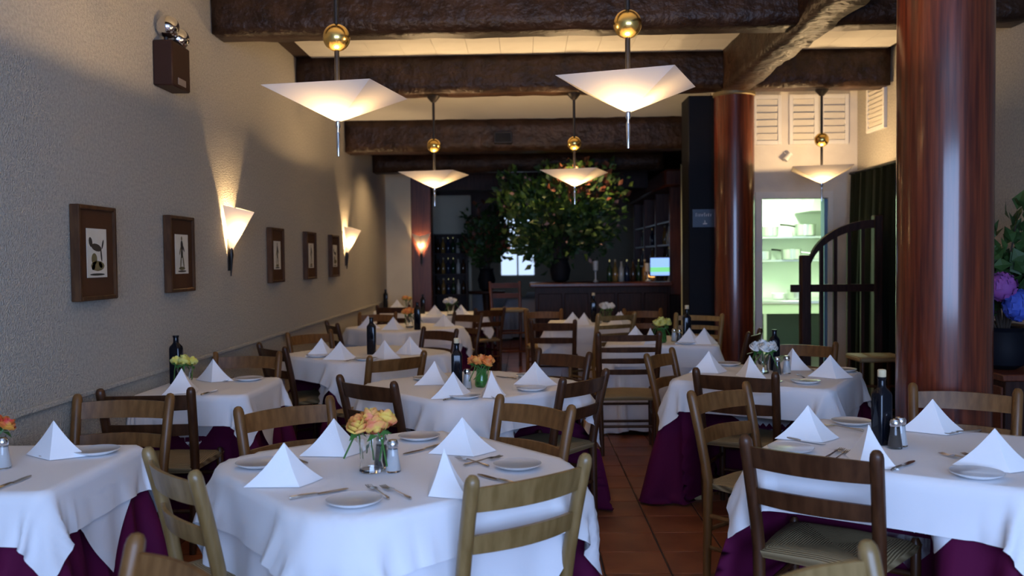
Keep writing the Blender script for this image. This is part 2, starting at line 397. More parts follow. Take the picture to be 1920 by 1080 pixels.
def profile(P, hx, hy, r):
    """how far a hanging cloth stands out from the table rim, by bearing and height"""
    k = 4; n = P.shape[0]; g = np.linspace(0, n - 1, (n - 1) * k + 1); i0 = np.minimum(g.astype(int), n - 2); f_ = (g - i0)
    A = P[i0] * (1 - f_)[:, None, None] + P[i0 + 1] * f_[:, None, None]
    A = A[:, i0] * (1 - f_)[None, :, None] + A[:, i0 + 1] * f_[None, :, None]
    A = A.reshape(-1, 3); sd = outline_sd(A[:, 0], A[:, 1], hx, hy, r)
    t = ((np.arctan2(A[:, 1], A[:, 0]) / (2 * PI)) % 1 * NT).astype(int) % NT; z = np.clip((A[:, 2] / TOP * NZ).astype(int), 0, NZ - 1)
    G = np.zeros((NT, NZ)); m = A[:, 2] < TOP - .004; np.maximum.at(G, (t[m], z[m]), sd[m])
    G = np.maximum(np.maximum(G, np.roll(G, 1, 0)), np.roll(G, -1, 0))
    G[:, :-1] = np.maximum(G[:, :-1], G[:, 1:] * .98)
    G = (np.roll(G, 1, 0) + 2 * G + np.roll(G, -1, 0)) / 4 + .002
    return G
def look(G, P):
    t = ((np.arctan2(P[..., 1], P[..., 0]) / (2 * PI)) % 1 * NT).astype(int) % NT; z = np.clip((P[..., 2] / TOP * NZ).astype(int), 0, NZ - 1)
    return np.where(P[..., 2] < TOP - .012, G[t, z], 0)
def cloth_mesh(name, P, material):
    n = P.shape[0]
    mb = MB(); mb.v = [tuple(p) for p in P.reshape(-1, 3)]
    mb.f = [(i * n + j, (i + 1) * n + j, (i + 1) * n + j + 1, i * n + j + 1) for i in range(n - 1) for j in range(n - 1)]
    me = mb.mesh(name, material, False)
    me.polygons.foreach_set('use_smooth', [True] * len(me.polygons))
    return me
TOP = .745
TZ = TOP + .0175
TYPES = {  # half x, half y, corner radius, hang of top cloth, half side of the cornerwise cloth, hang of under cloth, wall clamp
    'round': (.525, .525, .25, .17, .76, .64, None),
    'square': (.46, .46, .03, .18, .60, .66, None),
    'wall': (.31, .37, .03, .16, .46, .66, -.322)}
CL = {}
for k, (hx, hy, r, hang, dg, uh, wl) in TYPES.items():
    Pu = drape(hx, hy, r, hx + uh, hy + uh, TOP, .002, pin_at=-.012, wall=wl, n=50, seed=8, blend=.75)
    Gu = profile(Pu, hx, hy, r)
    Pd = drape(hx, hy, r, dg, dg, TOP, .008, diag=True, pin_at=-.002, wall=wl, seed=5, over=Gu)
    Gd = np.maximum(Gu, profile(Pd, hx, hy, r))
    Pt = drape(hx, hy, r, hx + hang, hy + hang, TOP, .0155, wall=wl, seed=3, over=Gd, pin_at=.006, n=52)
    CL[k, 'under'] = cloth_mesh('under_cloth', Pu, BURG); CL[k, 'diag'] = cloth_mesh('corner_cloth', Pd, LINEN2); CL[k, 'top'] = cloth_mesh('top_cloth', Pt, LINEN)
CL['square', 'long'] = CL['square', 'under'].copy(); CL['square', 'long'].materials[0] = LINEN2

TAB = {}
WHERE = {'T1': 'in the foreground', 'R1': 'with dark bottle and shakers', 'T2': 'at the left edge', 'T4': 'with a bottle by the stucco', 'T3': 'in the middle of the room',
         'R2': 'left of the large column', 'T5': 'near the left wall', 'T10': 'before the slim column', 'T9': 'in front of the bar', 'T6': 'under the second sconce', 'T7': 'near the bar chair', 'T8': 'beside the wall return'}
def table(key, kind, x, y, deg, desc, under=True, long_white=False):
    hx, hy, r = TYPES[kind][:3]; rz = math.radians(deg)
    TAB[key] = dict(x=x, y=y, rz=rz, hx=hx, hy=hy, desc=desc, items=[])
    t = thing('restaurant_table', 'pedestal table under the cloths, the ' + desc + ' ' + WHERE[key], 'table', (x, y, 0), rz)
    n = 8; pts = []
    for sx, sy, a0 in ((1, 1, 0), (-1, 1, 90), (-1, -1, 180), (1, -1, 270)):
        for q in range(n + 1):
            a = math.radians(a0 + 90 * q / n); pts.append((sx * (hx - r) + (r - .02) * math.cos(a), sy * (hy - r) + (r - .02) * math.sin(a)))
    m = len(pts); mb = MB()
    mb.add([(a, b, TOP - .03) for a, b in pts] + [(a, b, TOP) for a, b in pts],
           [tuple(range(m - 1, -1, -1)), tuple(range(m, 2 * m))] + [(i, (i + 1) % m, m + (i + 1) % m, m + i) for i in range(m)])
    ob('tabletop', mb, t, material=DARKW)
    ob('pedestal', MB().lathe([(.035, .05), (.035, TOP - .03)], 14), t, material=IRON)
    fb = MB()
    for a in range(4):
        c, s_ = math.cos(a * PI / 2 + PI / 4), math.sin(a * PI / 2 + PI / 4); fb.tube([(0, 0, .07), (c * .27, s_ * .27, .022)], [.03, .018], 8)
    ob('foot', fb, t, material=IRON)
    if long_white:
        tag(ob('tablecloth', CL['square', 'long'], None, (x, y, 0), rz), 'long white cloth reaching nearly to the floor, on the ' + desc, 'tablecloth', 'long under cloths')
    else:
        tag(ob('tablecloth', CL[kind, 'under'], None, (x, y, 0), rz), 'burgundy under cloth hanging to the floor, on the ' + desc, 'tablecloth', 'burgundy under cloths')
    tag(ob('corner_cloth', CL[kind, 'diag'], None, (x, y, 0), rz), 'white cloth laid cornerwise with hanging points, on the ' + desc, 'tablecloth', 'cornerwise white cloths')
    tag(ob('top_cloth', CL[kind, 'top'], None, (x, y, 0), rz), 'white square top cloth, on the ' + desc, 'tablecloth', 'white top cloths')
table('T1', 'round', -.48, 3.20, 38, 'peach rose table')
table('R1', 'square', 1.46, 3.43, -34, 'right foreground table')
table('T2', 'wall', -1.872, 3.22, 0, 'red flower table')
table('T4', 'wall', -1.872, 5.28, 0, 'yellow rose wall table')
table('T3', 'round', -.31, 5.26, 42, 'orange rose table')
table('R2', 'square', 1.50, 5.55, -30, 'white rose table')
table('T5', 'round', -1.25, 7.08, 44, 'lone bottle table')
table('T10', 'square', 1.20, 7.95, -8, 'bright yellow rose table', long_white=True)
table('T9', 'square', .72, 10.15, -5, 'cream rose table', long_white=True)
table('T6', 'round', -1.32, 9.75, 40, 'pale orange rose table')
table('T7', 'square', -1.00, 12.1, 5, 'far pale yellow rose table')
table('T8', 'wall', -1.872, 13.2, 0, 'farthest corner table')

# ------------------------------------------------------------------ chairs
CH = {}; CHAIRS = []
def chair_meshes(style, wood):
    if (style, wood) in CH: return CH[style, wood]
    w = WOODS[wood]; H = .87 if style == 'two' else .95
    yz = lambda z: -.20 + .02 * min(z / .45, 1) - .09 * max(0, (z - .45) / .42) ** 1.2
    xz = lambda z: .195 + .03 * z / .87
    M = {}
    for s_, nm in ((-1, 'L'), (1, 'R')):
        pts = [(s_ * xz(z), yz(z), z) for z in (0, .2, .45, .55, .65, .75, H - .03, H - .015, H - .004, H)]
        M['post' + nm] = MB().tube(pts, [.018, .021, .0235, .0235, .0235, .0235, .0235, .021, .014, .003], 12).mesh('back_post', w)
        M['leg' + nm] = MB().tube([(s_ * .226, .20, 0), (s_ * .226, .20, .25), (s_ * .226, .20, .45), (s_ * .226, .20, .468)], [.015, .019, .019, .010], 12).mesh('front_leg', w)
    def slat(z0, z1):
        mb = MB(); n = 12; vs = []
        for i in range(n + 1):
            t = -1 + 2 * i / n; bow = -.040 * (1 - t * t); crest = .006 * (1 - t * t)
            for zz, c in ((z0, 0), (z1, crest)):
                x = t * (xz(zz) - .006); y = yz(zz) + bow
                vs += [(x, y - .007, zz + c), (x, y + .007, zz + c)]
        fs = []
        for i in range(n):
            a, b = i * 4, i * 4 + 4
            fs += [(a, b, b + 2, a + 2), (a + 1, a + 3, b + 3, b + 1), (a + 2, b + 2, b + 3, a + 3), (a, a + 1, b + 1, b)]
        fs += [(0, 2, 3, 1), (n * 4, n * 4 + 1, n * 4 + 3, n * 4 + 2)]
        return mb.add(vs, fs).mesh('slat', w)
    M['slats'] = [slat(.752, .828), slat(.618, .676)] if style == 'two' else [slat(.875, .918), slat(.79, .825), slat(.705, .74), slat(.62, .655)]
    n = 16; mb = MB(); vs = []                                        # rush seat: four woven triangles dipping along the diagonals
    for j in range(n + 1):
        for i in range(n + 1):
            a, b = -1 + 2 * i / n, -1 + 2 * j / n
            edge = max(abs(a), abs(b)); hx = .205 + .040 * (b + 1) / 2
            z = .462 - .020 * max(0, edge - .82) / .18 + .008 * abs(abs(a) - abs(b)) - .010 * (1 - edge)
            vs.append((a * hx, .01 + b * .21, z))
    fs = [(j * (n + 1) + i, j * (n + 1) + i + 1, (j + 1) * (n + 1) + i + 1, (j + 1) * (n + 1) + i) for j in range(n) for i in range(n)]
    mb.add(vs, fs)
    ring = [i for i in range(n + 1)] + [(j + 1) * (n + 1) - 1 for j in range(1, n + 1)] + [n * (n + 1) + i for i in range(n - 1, -1, -1)] + [j * (n + 1) for j in range(n - 1, 0, -1)]
    base = len(mb.v); mb.v += [(mb.v[k][0] * .97, mb.v[k][1] * .97, .418) for k in ring]; L = len(ring)
    mb.f += [(ring[k], base + k, base + (k + 1) % L, ring[(k + 1) % L]) for k in range(L)] + [tuple(base + k for k in range(L))]
    M['seat'] = mb.mesh('seat', RUSH)
    st = []
    for s_ in (-1, 1):
        for z in (.14, .29): st.append(MB().tube([(s_ * xz(z), yz(z), z), (s_ * .226, .20, z)], .011, 8))
    for z in (.19, .33): st.append(MB().tube([(-.226, .20, z), (.226, .20, z)], .011, 8))
    st.append(MB().tube([(-xz(.22), yz(.22), .22), (xz(.22), yz(.22), .22)], .011, 8))
    M['str'] = [q.mesh('stretcher', w) for q in st]
    CH[style, wood] = M
    return M
def chair(p, q, face, wood, label, style='two'):
    p = Vector(p); q = Vector(q); mid = (p + q) / 2; d = (q - p).normalized()
    f = Vector((-d.y, d.x))
    if f.dot(Vector(face) - mid) < 0: f = -f
    o = mid + f * .275
    M = chair_meshes(style, wood)
    CHAIRS.append((o.copy(), f.copy()))
    t = thing('dining_chair', label, 'chair', (o.x, o.y, 0), math.atan2(-f.x, f.y), 'rush-seated ladder-back chairs')
    for k in ('postL', 'postR'): ob('back_post', M[k], t)
    for k in ('legL', 'legR'): ob('front_leg', M[k], t)
    for m in M['slats']: ob('slat', m, t)
    ob('seat', M['seat'], t)
    for m in M['str']: ob('stretcher', m, t)
T = lambda k: (TAB[k]['x'], TAB[k]['y'])
def post(x, y, z=.87): v = px(x, y, z); return (v.x, v.y)
chair(post(885, 893), post(1105, 850), T('T1'), 'light', 'honey-coloured chair seen from behind, nearest the camera at the peach rose table')
chair(post(275, 840), post(355, 880), T('T1'), 'light', 'honey-coloured chair leaning at the left of the peach rose table')
chair(post(440, 762), post(620, 740), T('T1'), 'mid', 'brown chair behind the peach rose table on its left, facing the camera')
chair(post(940, 738), post(1075, 758), T('T1'), 'mid', 'brown chair behind the peach rose table on its right')
chair(post(1395, 815), post(1642, 845), T('R1'), 'dark', 'dark chair with visible rush seat in front of the right foreground table')
chair((.745, 1.98), (.385, 1.71), (1.2, 1.0), 'light', 'pale chair cut off by the bottom edge of the picture at right')
chair((-.905, 2.06), (-.585, 1.745), (-1.4, 1.2), 'mid', 'brown chair cut off by the bottom edge of the picture at left')
chair((1.89, 4.42), (2.31, 4.20), T('R1'), 'mid', 'brown chair in front of the large red column')
chair((.77, 4.22), (1.10, 4.52), (1.5, 3.5), 'mid', 'warm brown chair at the far left side of the right foreground table')
chair((-2.14, 4.27), (-1.73, 4.27), T('T2'), 'mid', 'brown chair at the left wall facing the camera, behind the red flower table')
chair((-2.12, 4.43), (-1.70, 4.45), T('T4'), 'dark', 'dark chair back to back with another, in front of the yellow rose wall table')
chair((-2.15, 6.22), (-1.74, 6.22), T('T4'), 'mid', 'brown chair against the left wall behind the yellow rose wall table')
chair((-1.03, 4.90), (-.70, 4.62), T('T3'), 'dark', 'dark chair at the left front of the orange rose table')
chair((.20, 4.71), (.465, 5.08), T('T3'), 'dark', 'dark chair with strongly curved slats at the right of the orange rose table')
chair((.10, 6.30), (.43, 6.00), T('T3'), 'dark', 'brown chair behind the orange rose table, beside the aisle')
chair((-2.08, 6.90), (-1.78, 6.55), (-1.3, 7.4), 'dark', 'dark chair seen edge on at the left of the lone bottle table')
chair((-2.10, 7.85), (-1.80, 8.17), T('T5'), 'mid', 'brown chair against the left wall behind the lone bottle table')
chair((-1.02, 5.86), (-.70, 6.17), T('T5'), 'mid', 'warm brown chair right in front of the lone bottle table')
chair((-.95, 8.40), (-.62, 8.10), T('T5'), 'dark', 'reddish dark chair right behind the lone bottle table')
chair((-2.10, 9.36), (-1.90, 8.95), T('T6'), 'dark', 'small dark chair close to the left wall under the last pictures')
chair((-2.00, 10.85), (-1.58, 10.80), T('T6'), 'mid', 'brown chair by the left wall behind the pale orange rose table')
chair((-.85, 10.75), (-.50, 10.45), T('T6'), 'dark', 'dark reddish chair right of the pale orange rose table')
chair((-.62, 11.4), (-.28, 11.65), T('T7'), 'dark', 'dark chair at the right of the far pale yellow rose table')
chair((-2.05, 12.45), (-1.64, 12.45), T('T8'), 'dark', 'dark chair before the farthest corner table')
chair((.96, 5.08), (1.345, 4.85), T('R2'), 'dark', 'brown chair in front of the white rose table')
chair((.78, 5.86), (1.01, 6.25), T('R2'), 'mid', 'golden brown chair at the left of the white rose table')
chair((1.86, 6.78), (2.27, 6.53), T('R2'), 'mid', 'brown chair behind the white rose table, before the arched wooden screen')
chair((1.86, 7.45), (2.06, 7.85), T('T10'), 'dark', 'dark chair at the right end of the bright yellow rose table')
chair((.57, 6.66), (.96, 6.66), (.8, 8), 'dark', 'tall four-slat chair with rush seat standing in the aisle', 'four')
chair((1.50, 8.80), (1.86, 8.62), T('T10'), 'light', 'golden four-slat chair at the foot of the slim column', 'four')
chair((.08, 9.18), (.48, 9.15), T('T9'), 'dark', 'dark chair in front of the cream rose table on its left')
chair((.74, 8.80), (1.06, 9.0), T('T9'), 'light', 'pale four-slat chair in front of the cream rose table on its right', 'four')
chair((1.24, 11.05), (1.64, 11.05), T('T9'), 'mid', 'reddish chair between the cream rose table and the bar, on the right')
chair((.02, 11.1), (.42, 11.12), T('T9'), 'mid', 'reddish chair between the cream rose table and the bar, on the left')

# cloths give way where a pushed-in chair stands against them
def ease(a, b, v): return max(0., min(1., (b - v) / (b - a)))
for o in [q for q in C.objects if q.name.split('.')[0] in ('tablecloth', 'corner_cloth')]:
    c0 = o.location.xy; near = [(p, f) for p, f in CHAIRS if (p - c0).length < 1.25]
    if not near or (o.name.startswith('corner') and o.data.name.startswith('corner_cloth') and (c0 - Vector(T('T1'))).length < .01): continue
    me = o.data.copy(); o.data = me; cs, sn = math.cos(o.rotation_euler.z), math.sin(o.rotation_euler.z)
    co = np.empty(len(me.vertices) * 3); me.vertices.foreach_get('co', co); co = co.reshape(-1, 3)
    for k in range(len(co)):
        if co[k, 2] > .66: continue
        w = Vector((o.location.x + co[k, 0] * cs - co[k, 1] * sn, o.location.y + co[k, 0] * sn + co[k, 1] * cs))
        for p, f in near:
            d = w - p; ly = d.dot(f); lx = d.dot(Vector((f.y, -f.x)))
            if -.34 < ly < .26 and abs(lx) < .36:
                w += f * ((.26 - ly) * ease(.27, .36, abs(lx)) * ease(.50, .66, co[k, 2]))
        w.x = max(w.x, XL + .012)
        dx, dy = w.x - o.location.x, w.y - o.location.y
        co[k, 0] = dx * cs + dy * sn; co[k, 1] = -dx * sn + dy * cs
    me.vertices.foreach_set('co', co.ravel()); me.update()

# ------------------------------------------------------------------ things on the tables
ORD = ['leftmost'] + [w + ' from left' for w in 'second third fourth fifth sixth seventh eighth ninth tenth eleventh twelfth'.split()]
PEND = {}
def note(o, key, kind, phrase, cat, group):
    PEND.setdefault((key, kind), []).append((o, phrase, cat, group))
def on_table(key, x, y, m=.07):
    """pixel -> spot on that table top, kept inside its rim"""
    t = TAB[key]; p = px(x, y, TZ); dx, dy = p.x - t['x'], p.y - t['y']; c, s_ = math.cos(-t['rz']), math.sin(-t['rz'])
    u, v = dx * c - dy * s_, dx * s_ + dy * c
    u = max(-t['hx'] + m, min(t['hx'] - m, u)); v = max(-t['hy'] + m, min(t['hy'] - m, v))
    if t['hx'] > .5:
        l = math.hypot(u, v); k = min(1, (.62 - m) / max(l, 1e-6)); u *= k; v *= k
    c, s_ = math.cos(t['rz']), math.sin(t['rz'])
    return Vector((t['x'] + u * c - v * s_, t['y'] + u * s_ + v * c, TZ))

def napkin_mesh():
    mb = MB(); n = 8; h = .135
    base = [(-.130, .020), (-.050, -.020), (.035, -.060), (.085, -.018), (.130, .028), (.066, .030), (.03, .085), (0, .028), (-.03, .085), (-.066, .030)]
    k = len(base)
    for i in range(n + 1):
        t = i / n; s_ = (1 - t) ** 1.12 * (1 - .10 * math.sin(PI * t)) + .012
        mb.v += [(x * s_, y * s_ + .012 * t, h * t) for x, y in base]
    mb.f += [(i * k + j, i * k + (j + 1) % k, (i + 1) * k + (j + 1) % k, (i + 1) * k + j) for i in range(n) for j in range(k)]
    mb.f += [tuple(n * k + j for j in range(k))]
    me = mb.mesh('napkin', NAPK); me.set_sharp_from_angle(angle=math.radians(24)); return me
NAP = napkin_mesh()
def napkin(key, x, y, deg, sc=1.0):
    o = ob('napkin', NAP, None, on_table(key, x, y, .10), math.radians(deg)); o.scale = (sc, sc, sc)
    note(o, key, 'napkin', 'white napkin folded into a standing pyramid', 'napkin', 'pyramid napkins')
PLM = MB().lathe([(0, .004), (.045, .004), (.052, .007), (.070, .012), (.083, .017), (.085, .0165), (.080, .012), (.055, .002), (.048, 0), (0, 0)], 36)
PLATE = PLM.mesh('plate', CHINA)
RIMM = MB().lathe([(.0815, .0172), (.0835, .0182), (.0855, .0172), (.0845, .0160)], 36).mesh('rim', mat('plate_rim_line', (.55, .57, .60), .2))
def plate(key, x, y, sc=1.0):
    o = ob('bread_plate', None, None, on_table(key, x, y, .09)); o.scale = (sc,) * 3
    ob('dish', PLATE, o); ob('rim', RIMM, o)
    note(o, key, 'plate', 'small round white bread plate', 'plate', 'bread plates')
def blade_mesh():
    prof = [(0, .008), (.02, .0095), (.07, .010), (.095, .008), (.108, .002)]
    mb = MB()
    for x, w in prof: mb.v += [(x, -w, .0022), (x, w, .0022), (x, w, .004), (x, -w, .004)]
    for i in range(len(prof) - 1):
        a, b = i * 4, i * 4 + 4
        mb.f += [(a, b, b + 1, a + 1), (a + 1, b + 1, b + 2, a + 2), (a + 2, b + 2, b + 3, a + 3), (a + 3, b + 3, b, a)]
    mb.f += [(0, 1, 2, 3), (19, 18, 17, 16)]
    return mb.mesh('blade', STEEL, False)
KBL = blade_mesh()
KHA = MB().tube([(-.095, 0, .006), (-.09, 0, .006), (-.05, 0, .006), (-.01, 0, .0055), (.004, 0, .004)], [.003, .0062, .0058, .0045, .003], 8).mesh('handle', STEEL)
FHA = MB().tube([(-.095, 0, .0045), (-.088, 0, .0045), (-.04, 0, .006), (.02, 0, .009), (.035, 0, .008)], [.003, .0055, .0038, .0026, .0035], 8).mesh('handle', STEEL)
fm = MB(); fm.box(.033, .052, -.0115, .0115, .0055, .0085)
for k in range(4): fm.tube([(.050, -.0095 + k * .0063, .007), (.075, -.0095 + k * .0063, .0045), (.098, -.0095 + k * .0063, .0075)], [.0022, .002, .0012], 6)
FHE = fm.mesh('tines', STEEL)
def cutlery(key, kind, x0, y0, x1, y1):
    """x0,y0 = pixel of the business end, x1,y1 = pixel of the handle end"""
    a, b = px(x0, y0, TZ), px(x1, y1, TZ); c = on_table(key, (x0 + x1) / 2, (y0 + y1) / 2, .06)
    o = ob(kind, None, None, c, math.atan2(a.y - b.y, a.x - b.x))
    if kind == 'knife': ob('blade', KBL, o); ob('handle', KHA, o)
    else: ob('handle', FHA, o); ob('tines', FHE, o)
    note(o, key, kind, 'steel table knife' if kind == 'knife' else 'steel fork', kind, 'table knives' if kind == 'knife' else 'forks')
bb = MB()
sq = lambda w, z, r: [(math.copysign(abs(math.cos(a)) ** r, math.cos(a)) * w, math.copysign(abs(math.sin(a)) ** r, math.sin(a)) * w, z) for a in [2 * PI * (i + .5) / 24 for i in range(24)]]
rings = [(.028, 0, .5), (.031, .004, .4), (.031, .192, .4), (.029, .203, .55), (.018, .218, .9), (.0145, .226, 1), (.0140, .250, 1), (.0165, .252, 1), (.0165, .262, 1)]
for w_, z_, r_ in rings: bb.v += sq(w_, z_, r_)
bb.f += [(i * 24 + j, i * 24 + (j + 1) % 24, (i + 1) * 24 + (j + 1) % 24, (i + 1) * 24 + j) for i in range(len(rings) - 1) for j in range(24)] + [tuple(range(23, -1, -1)), tuple(8 * 24 + j for j in range(24))]
BOT = bb.mesh('glass_body', BOTTLE); BCK = MB().lathe([(.012, .258), (.0160, .264), (.0160, .288), (.013, .291), (0, .291)], 16).mesh('stopper', CORK)
def bottle(key, x, y, deg=0, stopper=True, sc=1.0):
    o = ob('oil_bottle', None, None, on_table(key, x, y), math.radians(deg)); o.scale = (sc,) * 3
    ob('glass_body', BOT, o)
    if stopper: ob('stopper', BCK, o)
    note(o, key, 'bottle', 'tall black glass oil bottle' + (' with pale stopper' if stopper else ''), 'bottle', 'oil bottles')
SHB = MB().lathe([(.019, 0), (.020, .004), (.014, .045), (.0125, .062)], 10).mesh('glass_body', GLASS)
SHS = MB().lathe([(.0165, .004), (.0175, .008), (.0125, .044), (.0115, .056), (0, .057)], 10).mesh('salt', SALT)
SHP = SHS.copy(); SHP.materials[0] = PEPPER
SHC = MB().lathe([(.0135, .060), (.0145, .062), (.0145, .072), (.011, .079), (0, .081)], 14).mesh('cap', CHROME)
def shaker(key, x, y, pepper=False):
    o = ob('pepper_shaker' if pepper else 'salt_shaker', None, None, on_table(key, x, y))
    ob('glass_body', SHB, o); ob('contents', SHP if pepper else SHS, o); ob('cap', SHC, o); o.scale = (1.4,) * 3
    note(o, key, 'pepper' if pepper else 'salt', 'glass pepper shaker with chrome cap' if pepper else 'glass salt shaker with chrome cap', 'shaker', 'table shakers')
def bloom_mesh():
    mb = MB()
    for ring, (cnt, r, h, tilt) in enumerate(((3, .009, .026, .15), (4, .016, .027, .35), (5, .022, .025, .62), (6, .027, .020, .95))):
        for k in range(cnt):
            a0 = 2 * PI * (k + .37 * ring) / cnt; wd = 1.45 * PI / cnt; vs = []
            for i in range(4):
                t = i / 3
                for j in range(5):
                    u = -1 + j / 2; a = a0 + u * wd * (.55 + .45 * math.sin(PI * min(1, t + .15)))
                    rr = r * (.45 + .62 * math.sin(PI * (.12 + .55 * t))); z = h * t * (1 - .18 * u * u) + (.006 if ring < 2 else 0) - (.004 * t if ring == 3 else 0)
                    vs.append((rr * math.cos(a), rr * math.sin(a), z))
            mb.add(vs, [(i * 5 + j, i * 5 + j + 1, (i + 1) * 5 + j + 1, (i + 1) * 5 + j) for i in range(3) for j in range(4)])
    mb.ball((0, 0, .006), .011, 8, 6)
    return mb
BLOOM = {}
for k, m in ROSE.items(): BLOOM[k] = bloom_mesh().mesh('bloom', m)
VASE = {}
VASE['cut'] = MB().lathe([(.030, 0), (.034, .004), (.029, .03), (.030, .06), (.040, .095), (.0385, .095), (.0275, .06), (.0265, .03), (.030, .010), (0, .009)], 12).mesh('glass', GLASS)
VASE['green'] = MB().lathe([(.030, 0), (.036, .01), (.034, .04), (.026, .075), (.030, .095), (.0285, .095), (.0245, .075), (.032, .04), (.033, .012), (0, .01)], 20).mesh('glass', mat('green_glass', (.20, .55, .16), .05, trans=.85))
def vase(key, x, y, colour, n, kind='cut', sc=1.0, phrase=''):
    p = on_table(key, x, y)
    o = ob('bud_vase', None, None, p); o.scale = (sc,) * 3
    ob('glass', VASE[kind], o)
    note(o, key, 'vase', ('green glass' if kind == 'green' else 'clear cut glass') + ' posy vase holding ' + phrase + ' roses', 'vase', 'posy vases')
    r2 = random.Random(n + int(x))
    for k in range(n):
        a = 2 * PI * k / max(1, n - 1) + r2.random() * .4; rr = 0 if k == n - 1 else .036 + r2.random() * .01
        z = .128 + (.018 if k == n - 1 else r2.random() * .012)
        h = Vector((rr * math.cos(a), rr * math.sin(a), z - .012)) * sc
        q = ob('rose', None, None, p + h); q.scale = (sc * 1.12,) * 3
        q.rotation_euler = (-math.sin(a) * rr * 14, math.cos(a) * rr * 14, r2.random() * 6)
        b = ob('bloom', BLOOM[colour], q)
        st = MB().tube([(0, 0, .002), (-.1 * rr, 0, -.04), (-.012 * r2.random(), .004, -.092)], .0022, 6)
        for s_ in (-1, 1): st.add([(0, 0, -.012), (s_ * .016, .008, -.006), (s_ * .032, 0, -.018), (s_ * .016, -.008, -.012)], [(0, 1, 2, 3)])
        ob('stem', st, q, material=STEM)
        note(q, key, 'rose', phrase + ' rose', 'rose', 'roses on the ' + TAB[key]['desc'])

# foreground table
vase('T1', 697, 884, 'peach', 6, 'cut', 1.3, 'peach and yellow')
shaker('T1', 737, 884); shaker('T1', 716, 876, True)
for a in ((535, 908, 25), (628, 852, 20), (868, 850, 8), (838, 925, -60)): napkin('T1', *a)
for a in ((664, 945), (487, 874), (786, 823), (970, 877)): plate('T1', *a)
cutlery('T1', 'knife', 660, 916, 530, 940); cutlery('T1', 'knife', 760, 852, 830, 836); cutlery('T1', 'knife', 905, 893, 962, 909); cutlery('T1', 'knife', 582, 872, 520, 850)
cutlery('T1', 'fork', 684, 908, 735, 942); cutlery('T1', 'fork', 704, 908, 783, 943); cutlery('T1', 'fork', 858, 860, 915, 876); cutlery('T1', 'fork', 938, 858, 872, 874)
# right foreground table
bottle('R1', 1653, 832, 20); shaker('R1', 1688, 836); shaker('R1', 1678, 840, True)
for a in ((1500, 822, 0), (1610, 878, -70), (1752, 808, -12), (1866, 878, -18)): napkin('R1', *a)
for a in ((1483, 846), (1830, 894), (1607, 789)): plate('R1', *a)
cutlery('R1', 'knife', 1552, 835, 1447, 819); cutlery('R1', 'knife', 1722, 862, 1662, 888)
for a in ((1590, 838, 1537, 866), (1600, 842, 1556, 870), (1763, 852, 1850, 872), (1782, 846, 1905, 880), (1785, 812, 1830, 808), (1545, 799, 1612, 808)): cutlery('R1', 'fork', *a)
# left edge table
vase('T2', -12, 872, 'red', 5, 'cut', 1.1, 'red'); shaker('T2', 6, 878)
napkin('T2', 98, 856, -10); plate('T2', 182, 850); cutlery('T2', 'fork', 104, 855, 150, 850); cutlery('T2', 'knife', 58, 893, -12, 922)
# yellow rose wall table
bottle('T4', 296, 720, 0, False, 1.12); vase('T4', 346, 724, 'yellow', 5, 'cut', 1.1, 'pale yellow')
napkin('T4', 398, 714, -14); napkin('T4', 328, 742, 60); plate('T4', 467, 713); cutlery('T4', 'knife', 410, 731, 372, 744); cutlery('T4', 'fork', 420, 717, 440, 708)
# orange rose table
bottle('T3', 857, 730, 5); shaker('T3', 876, 728); vase('T3', 903, 725, 'orange', 6, 'green', 1.1, 'orange')
for a in ((800, 754, 30), (817, 720, 30), (975, 752, -60), (1003, 722, -10)): napkin('T3', *a)
for a in ((880, 752), (1000, 706), (1018, 735), (800, 712)): plate('T3', *a)
cutlery('T3', 'knife', 850, 747, 798, 760); cutlery('T3', 'fork', 905, 738, 935, 752); cutlery('T3', 'fork', 918, 736, 950, 750); cutlery('T3', 'knife', 930, 706, 970, 712)
# white rose table
vase('R2', 1430, 700, 'white', 7, 'cut', 1.25, 'white'); bottle('R2', 1452, 694, 0, False); shaker('R2', 1475, 700); shaker('R2', 1457, 702, True)
for a in ((1330, 698, 10), (1403, 708, -60), (1484, 692, -50), (1562, 708, -20)): napkin('R2', *a)
for a in ((1510, 718), (1378, 680), (1596, 690)): plate('R2', *a)
cutlery('R2', 'fork', 1492, 702, 1512, 712); cutlery('R2', 'knife', 1468, 714, 1440, 724); cutlery('R2', 'fork', 1500, 690, 1520, 694)
# lone bottle table
bottle('T5', 697, 664, 0, False, 1.1)
for a in ((604, 667, 30), (638, 674, 10), (738, 674, -20), (768, 664, -10)): napkin('T5', *a)
plate('T5', 585, 670); plate('T5', 720, 680); cutlery('T5', 'fork', 650, 678, 672, 674)
# bright yellow rose table
vase('T10', 1240, 642, 'yellow', 5, 'green', 1.3, 'bright yellow'); bottle('T10', 1288, 642, 0, True, 1.1); shaker('T10', 1264, 640); shaker('T10', 1274, 641, True)
for a in ((1192, 640, 0), (1222, 655, 60), (1296, 650, 10), (1342, 652, 10)): napkin('T10', *a)
plate('T10', 1292, 660)
# cream rose table
vase('T9', 1137, 604, 'white', 6, 'cut', 1.35, 'cream'); bottle('T9', 1113, 604, 0, True, 1.15); shaker('T9', 1124, 606)
for a in ((1074, 608, 0), (1096, 610, 20), (1160, 608, 0), (1202, 606, 15)): napkin('T9', *a)
